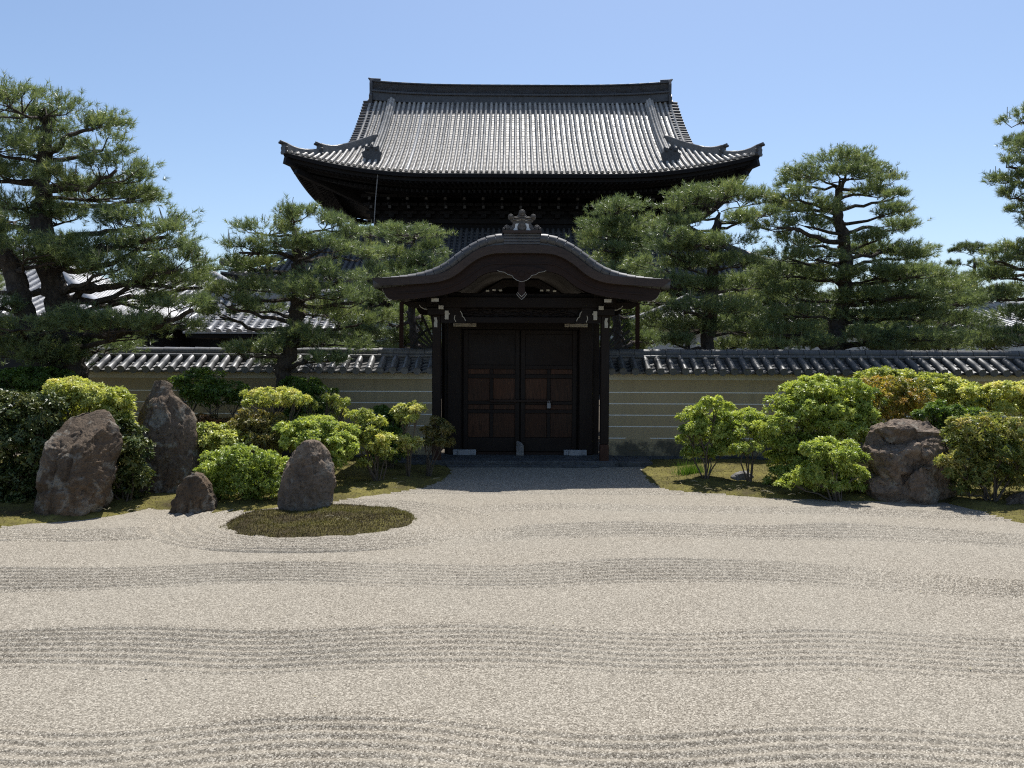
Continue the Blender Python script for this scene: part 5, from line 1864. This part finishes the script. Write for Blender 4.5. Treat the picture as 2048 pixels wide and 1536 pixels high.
def shrub(label, kind, d, lumps, base, seed, L=0.052, Wd=0.018, dens=600, n=7, name='shrub', cat='shrub', stems=True, tone=0.5):
    """lumps: (cx, cy, rx, ry[, depth offset]) photo pixels; base: foot pixel (x only matters)"""
    rng = np.random.default_rng(seed)
    bx = P(base[0], base[1], d)
    t = thing(name, label, cat, (bx[0], d, 0.05))
    C, D, T = [], [], []
    st = MB()
    for q in lumps:
        cx, cy, rx, ry = q[0], q[1], q[2] * 1.16, q[3] * 1.16
        dd = d + (q[4] if len(q) > 4 else rng.uniform(-0.15, 0.25))
        c = P(cx, cy, dd)
        k = dd / F
        R = np.array([rx * k, max(0.14, rx * k * 0.8), ry * k])
        # small heads of foliage over the lump
        area = 2.2 * math.pi * ((R[0] * R[2]) + R[0] * R[1]) / 2 * 1.2
        nh = max(9, int(area * 26))
        v = unit(rng.normal(0, 1, (nh, 3)))
        v[:, 2] = np.where(v[:, 2] < -0.35, -v[:, 2], v[:, 2])
        hr = np.clip(0.22 * np.min(R) + 0.035, 0.05, 0.12)
        heads = c + v * (R - hr * 0.5) * (1 + rng.normal(0, 0.10, (nh, 1)))
        nt_ = int(dens * area) + 30
        pick = rng.integers(0, nh, nt_)
        w = unit(rng.normal(0, 1, (nt_, 3)) + np.array([0, 0, 0.55]) + 0.8 * v[pick])
        pos = heads[pick] + w * hr * rng.uniform(0.55, 1.15, (nt_, 1)) * np.array([1.15, 1.15, 0.75])
        dr = unit(w + np.array([0, 0, 0.45]) + rng.normal(0, 0.2, (nt_, 3)))
        C.append(pos)
        D.append(dr)
        headt = rng.normal(0, 0.15, nh)
        lt = rng.normal(0, 0.07)
        T.append(np.clip(tone + lt + headt[pick] + rng.normal(0, 0.1, nt_), 0, 1))
        # inner twigs and leaves
        ni = nt_ // 4
        vi = unit(rng.normal(0, 1, (ni, 3))) * R * (rng.uniform(0, 0.8, (ni, 1)) ** 0.6)
        C.append(c + vi)
        D.append(unit(rng.normal(0, 1, (ni, 3)) + (0, 0, 0.5)))
        T.append(np.clip(tone + rng.normal(0, 0.18, ni), 0, 1))
        if stems:
            for _ in range(1):
                b0 = np.array([bx[0] + rng.normal(0, 0.03), d + rng.normal(0, 0.03), 0.0])
                e = c + rng.normal(0, 0.25, 3) * R
                m1 = b0 * 0.6 + e * 0.4 + rng.normal(0, 0.04, 3) + (0, 0, 0.05)
                m2 = b0 * 0.25 + e * 0.75 + rng.normal(0, 0.04, 3)
                st.tube([b0, m1, m2, e], [0.014, 0.011, 0.008, 0.005], 5)
                for _k in range(4):
                    h = heads[rng.integers(0, nh)]
                    st.tube([m2, (m2 + h) / 2 + rng.normal(0, 0.02, 3), h], [0.008, 0.006, 0.004], 4, False)
    if stems:
        st.build('stems', M['stem'], t, smooth=True)
    C, D, T = np.concatenate(C), np.concatenate(D), np.concatenate(T)
    ok = C[:, 2] > 0.06
    C, D, T = C[ok], D[ok], T[ok]
    V = leaves(C, D, n, L, Wd, rng)
    tint = np.clip(np.repeat(T, n) + rng.normal(0, 0.07, len(C) * n), 0, 1)
    poly_mesh('foliage', V, 4, M['leaf_' + kind], t, tint=tint)
    return t


# left bed
shrub('dense dark glossy-leaved hedge shrub cut by the left edge', 'glossy', 10.2,
      [(30, 840, 75, 45), (85, 835, 38, 42), (-40, 860, 70, 60), (20, 905, 80, 50), (70, 900, 45, 50), (0, 970, 80, 45), (60, 975, 45, 45), (40, 1015, 50, 22)], (40, 1030), 101, 0.06, 0.026, 430, 6)
shrub('low yellow-green shrub spreading behind the dark flat-topped boulder', 'yellow', 10.75,
      [(140, 785, 45, 22), (190, 800, 55, 25), (232, 818, 34, 22), (112, 806, 30, 26), (170, 825, 60, 22), (215, 845, 45, 22)], (170, 900), 102, 0.055, 0.018, tone=0.58)
shrub('low deep green shrub under the leaning pine trunks at the left edge', 'green', 12.6,
      [(70, 762, 70, 22), (15, 782, 50, 24), (110, 778, 40, 20), (50, 795, 70, 22)], (60, 860), 103, 0.055, 0.018)
shrub('dark glossy shrub filling the gap between the two large left rocks', 'glossy', 10.35,
      [(248, 880, 30, 32), (262, 915, 34, 32), (245, 950, 34, 34), (275, 965, 28, 32), (235, 985, 28, 20)], (255, 1005), 104, 0.07, 0.03, 430, 6)
shrub('bright yellow-green shrub head just right of the tall pointed rock', 'yellow', 11.3,
      [(425, 878, 38, 24), (465, 885, 30, 18), (405, 868, 22, 18), (445, 900, 36, 18)], (430, 960), 105, 0.06, 0.02, tone=0.5)
shrub('dark green open shrub against the wall behind the tall pointed rock', 'green', 13.6,
      [(405, 768, 38, 24), (440, 785, 40, 22), (420, 800, 42, 20), (465, 800, 24, 16), (385, 790, 22, 18), (355, 770, 18, 14)], (425, 870), 106, 0.06, 0.022, 330)
shrub('low red-tipped shrub near the wall behind the yellow-green heads', 'red', 12.9,
      [(410, 846, 28, 14), (445, 848, 30, 14), (430, 862, 40, 14)], (430, 890), 107, 0.05, 0.017)
shrub('umbrella-topped pale yellow shrub with bare pale branches below the pine', 'yellow', 11.9,
      [(520, 795, 32, 12), (555, 792, 36, 12), (590, 800, 22, 12), (535, 806, 40, 9)], (560, 905), 108, 0.055, 0.018, 480, tone=0.62)
shrub('brown-olive shrub under the umbrella-topped yellow shrub', 'brown', 11.6,
      [(500, 845, 34, 22), (535, 852, 36, 20), (490, 870, 32, 26), (535, 885, 40, 28), (570, 880, 30, 24)], (525, 940), 109, 0.055, 0.018, tone=0.6)
shrub('deep green shrub against the wall right of the pine trunk', 'green', 13.9,
      [(605, 772, 34, 14), (640, 780, 24, 12), (590, 800, 34, 20), (625, 815, 34, 22), (600, 845, 40, 24)], (605, 900), 110, 0.06, 0.02)
shrub('wispy light green sprigs rising in front of the wall, right of the pine trunk', 'yellow', 12.9,
      [(612, 805, 14, 10), (628, 812, 12, 8), (660, 798, 11, 7), (668, 808, 8, 6), (690, 806, 8, 6), (685, 826, 9, 7), (618, 838, 16, 10), (640, 842, 14, 8), (665, 838, 10, 7)], (645, 920), 111, 0.055, 0.02, 420, tone=0.5)
shrub('low rounded fresh green azalea in front, left of the island rock', 'bright', 10.6,
      [(450, 930, 40, 28), (500, 925, 45, 30), (545, 940, 32, 34), (430, 965, 34, 28), (480, 965, 50, 36), (535, 975, 38, 30), (500, 992, 60, 18)], (490, 1010), 112, 0.045, 0.017, 560, tone=0.36)
shrub('bright yellow-green shrub directly behind the island rock', 'bright', 11.5,
      [(595, 862, 34, 18), (640, 858, 38, 20), (680, 872, 32, 20), (610, 885, 42, 22), (660, 895, 42, 22), (695, 900, 22, 22), (640, 920, 40, 22)], (650, 965), 113, 0.06, 0.02, tone=0.62)
shrub('small light green sapling with a bare forked stem on the moss', 'yellow', 12.0,
      [(722, 838, 24, 14), (742, 845, 20, 12), (712, 868, 18, 12), (740, 872, 22, 14), (765, 880, 18, 12), (755, 898, 24, 14), (722, 892, 18, 12), (770, 910, 16, 10), (735, 925, 14, 9)], (757, 966), 114, 0.06, 0.02, 400, tone=0.5)
shrub('dark green shrub behind the two saplings, near the wall', 'green', 13.3,
      [(765, 832, 26, 16), (790, 845, 22, 18), (765, 865, 30, 22), (795, 878, 24, 24), (775, 905, 32, 22)], (780, 945), 115, 0.06, 0.02)
shrub('slim yellow-tipped sapling with two leaf tiers left of the gate post', 'yellow', 12.5,
      [(806, 822, 17, 11), (828, 820, 16, 11), (812, 838, 18, 11), (806, 884, 18, 11), (828, 888, 17, 10), (815, 900, 14, 8)], (815, 955), 116, 0.06, 0.02, 440, tone=0.68)
shrub('small bronze-leaved bush in the gate shadow beside the left gate post', 'brown', 12.9,
      [(875, 846, 14, 8), (858, 864, 15, 8), (893, 862, 13, 8), (875, 874, 20, 9), (858, 886, 14, 8), (890, 888, 16, 8)], (858, 942), 117, 0.055, 0.018, 480, tone=0.6)
# right bed
shrub('airy light green shrub standing alone left of the larger right shrubs', 'bright', 12.3,
      [(1385, 838, 26, 18), (1430, 812, 26, 14), (1405, 858, 34, 20), (1445, 845, 32, 18), (1380, 875, 24, 18), (1430, 880, 38, 20), (1395, 905, 24, 14), (1455, 895, 22, 18)], (1410, 950), 118, 0.062, 0.021, tone=0.55)
shrub('multi-stemmed light green shrub between the airy shrub and the big dome', 'bright', 12.1,
      [(1500, 838, 24, 16), (1520, 850, 26, 18), (1485, 865, 26, 18), (1525, 880, 24, 22), (1495, 895, 26, 16)], (1498, 955), 119, 0.06, 0.02, 380, tone=0.58)
shrub('large bright green domed shrub, tallest left of the right-hand rock', 'bright', 11.9,
      [(1650, 780, 62, 22), (1600, 790, 45, 20), (1700, 800, 42, 24), (1570, 815, 34, 20), (1640, 815, 60, 26), (1715, 835, 36, 28), (1560, 850, 34, 20), (1610, 850, 50, 24), (1680, 860, 50, 26), (1575, 890, 36, 22), (1630, 895, 46, 24), (1600, 930, 40, 22), (1560, 925, 30, 20), (1570, 955, 28, 16), (1640, 935, 40, 20), (1740, 870, 26, 24)], (1630, 985), 120, 0.066, 0.022, 400, tone=0.6)
shrub('round bright green shrub in front of the large dome, beside the right rock', 'bright', 10.9,
      [(1675, 898, 36, 18), (1695, 920, 30, 18), (1660, 925, 34, 20), (1685, 950, 36, 18), (1620, 950, 34, 20), (1590, 968, 28, 12), (1650, 972, 34, 12), (1640, 905, 30, 18), (1700, 970, 24, 12)], (1670, 1000), 121, 0.06, 0.02, tone=0.58)
shrub('orange-tipped shrub rising behind the right-hand rock', 'orange', 12.3,
      [(1770, 778, 40, 20), (1815, 785, 36, 20), (1745, 800, 30, 18), (1790, 810, 50, 22), (1840, 810, 30, 18), (1800, 838, 44, 18)], (1795, 930), 122, 0.05, 0.015, 480, tone=0.62)
shrub('tall yellow-green shrub against the wall behind the orange-tipped one', 'yellow', 13.4,
      [(1770, 755, 44, 14), (1815, 758, 34, 13), (1735, 772, 32, 16), (1870, 768, 40, 16), (1910, 780, 36, 16), (1945, 790, 24, 14), (1880, 800, 50, 20), (1930, 815, 36, 20)], (1850, 900), 123, 0.066, 0.024, 400, tone=0.52)
shrub('pale cream-green shrub at the right edge near the wall', 'yellow', 12.4,
      [(1965, 792, 34, 16), (2010, 785, 36, 16), (2050, 790, 36, 20), (1990, 815, 46, 16), (2045, 820, 44, 20), (2085, 800, 40, 24)], (2010, 900), 124, 0.058, 0.019, tone=0.66)
shrub('deep green shrub just right of and above the right-hand rock', 'green', 11.5,
      [(1885, 828, 36, 18), (1925, 835, 36, 18), (1900, 860, 36, 20), (1890, 890, 26, 26)], (1905, 960), 125, 0.058, 0.019, tone=0.5)
shrub('large olive and gold mottled shrub at the right edge in front', 'olive', 10.7,
      [(1945, 860, 42, 22), (1990, 852, 40, 20), (2035, 865, 44, 24), (1925, 895, 38, 24), (1975, 900, 46, 28), (2030, 910, 46, 30), (1915, 935, 34, 26), (1960, 950, 44, 26), (2010, 955, 46, 26), (2060, 950, 40, 30), (1930, 972, 32, 18), (2090, 890, 50, 40)], (1980, 1000), 126, 0.06, 0.021, 400, tone=0.52)

# fallen twigs and dry leaves on the moss
k = MB()
rr = random.Random(4)
for px_, py_, n_ in ((1500, 968, 10), (1560, 985, 8), (1400, 968, 6), (760, 972, 8), (830, 962, 5), (250, 1018, 6), (700, 1036, 5), (1440, 978, 6)):
    for _ in range(n_):
        c = G(px_ + rr.uniform(-40, 40), py_ + rr.uniform(-6, 6), 0.09)
        a_ = rr.uniform(0, 6.28)
        l = rr.uniform(0.03, 0.13)
        e = c + np.array([math.cos(a_) * l, math.sin(a_) * l, rr.uniform(0, 0.015)])
        k.tube([c, (c + e) / 2 + (0, 0, 0.012), e], 0.0035, 4)
for _ in range(90):      # a few dry leaves blown onto the gravel
    c = G(rr.uniform(-100, 2150), rr.uniform(990, 1400) if rr.random() < 0.35 else rr.uniform(985, 1070), 0.012)
    a_ = rr.uniform(0, 6.28)
    u_ = np.array([math.cos(a_), math.sin(a_), 0.2]) * rr.uniform(0.008, 0.018)
    w_ = np.array([-math.sin(a_), math.cos(a_), 0.1]) * 0.006
    k.add([c - u_, c - w_ + (0, 0, 0.004), c + u_ + (0, 0, 0.006), c + w_], [(0, 1, 2, 3)])
o = k.build('fallen_twigs', M['candle'])
props(o, kind='stuff')
# grass tuft
rng = np.random.default_rng(77)
c = G(1385, 945, 0.1)
n = 420
b = np.c_[c[0] + rng.normal(0, 0.12, n), c[1] + rng.normal(0, 0.08, n), np.full(n, 0.06)]
dv = unit(np.c_[rng.normal(0, 0.35, (n, 2)), np.ones(n)])
l = rng.uniform(0.12, 0.3, (n, 1))
s = unit(np.c_[rng.normal(0, 1, (n, 2)), np.zeros(n)]) * 0.005
V = np.stack([b - s, b + s, b + dv * l], 1).reshape(-1, 3)
o = poly_mesh('grass_tuft', V, 3, M['grass'], None, (c[0], c[1], 0.06), rng.random(n))
props(o, 'tuft of thin green grass at the foot of the airy right shrub', 'grass tuft')
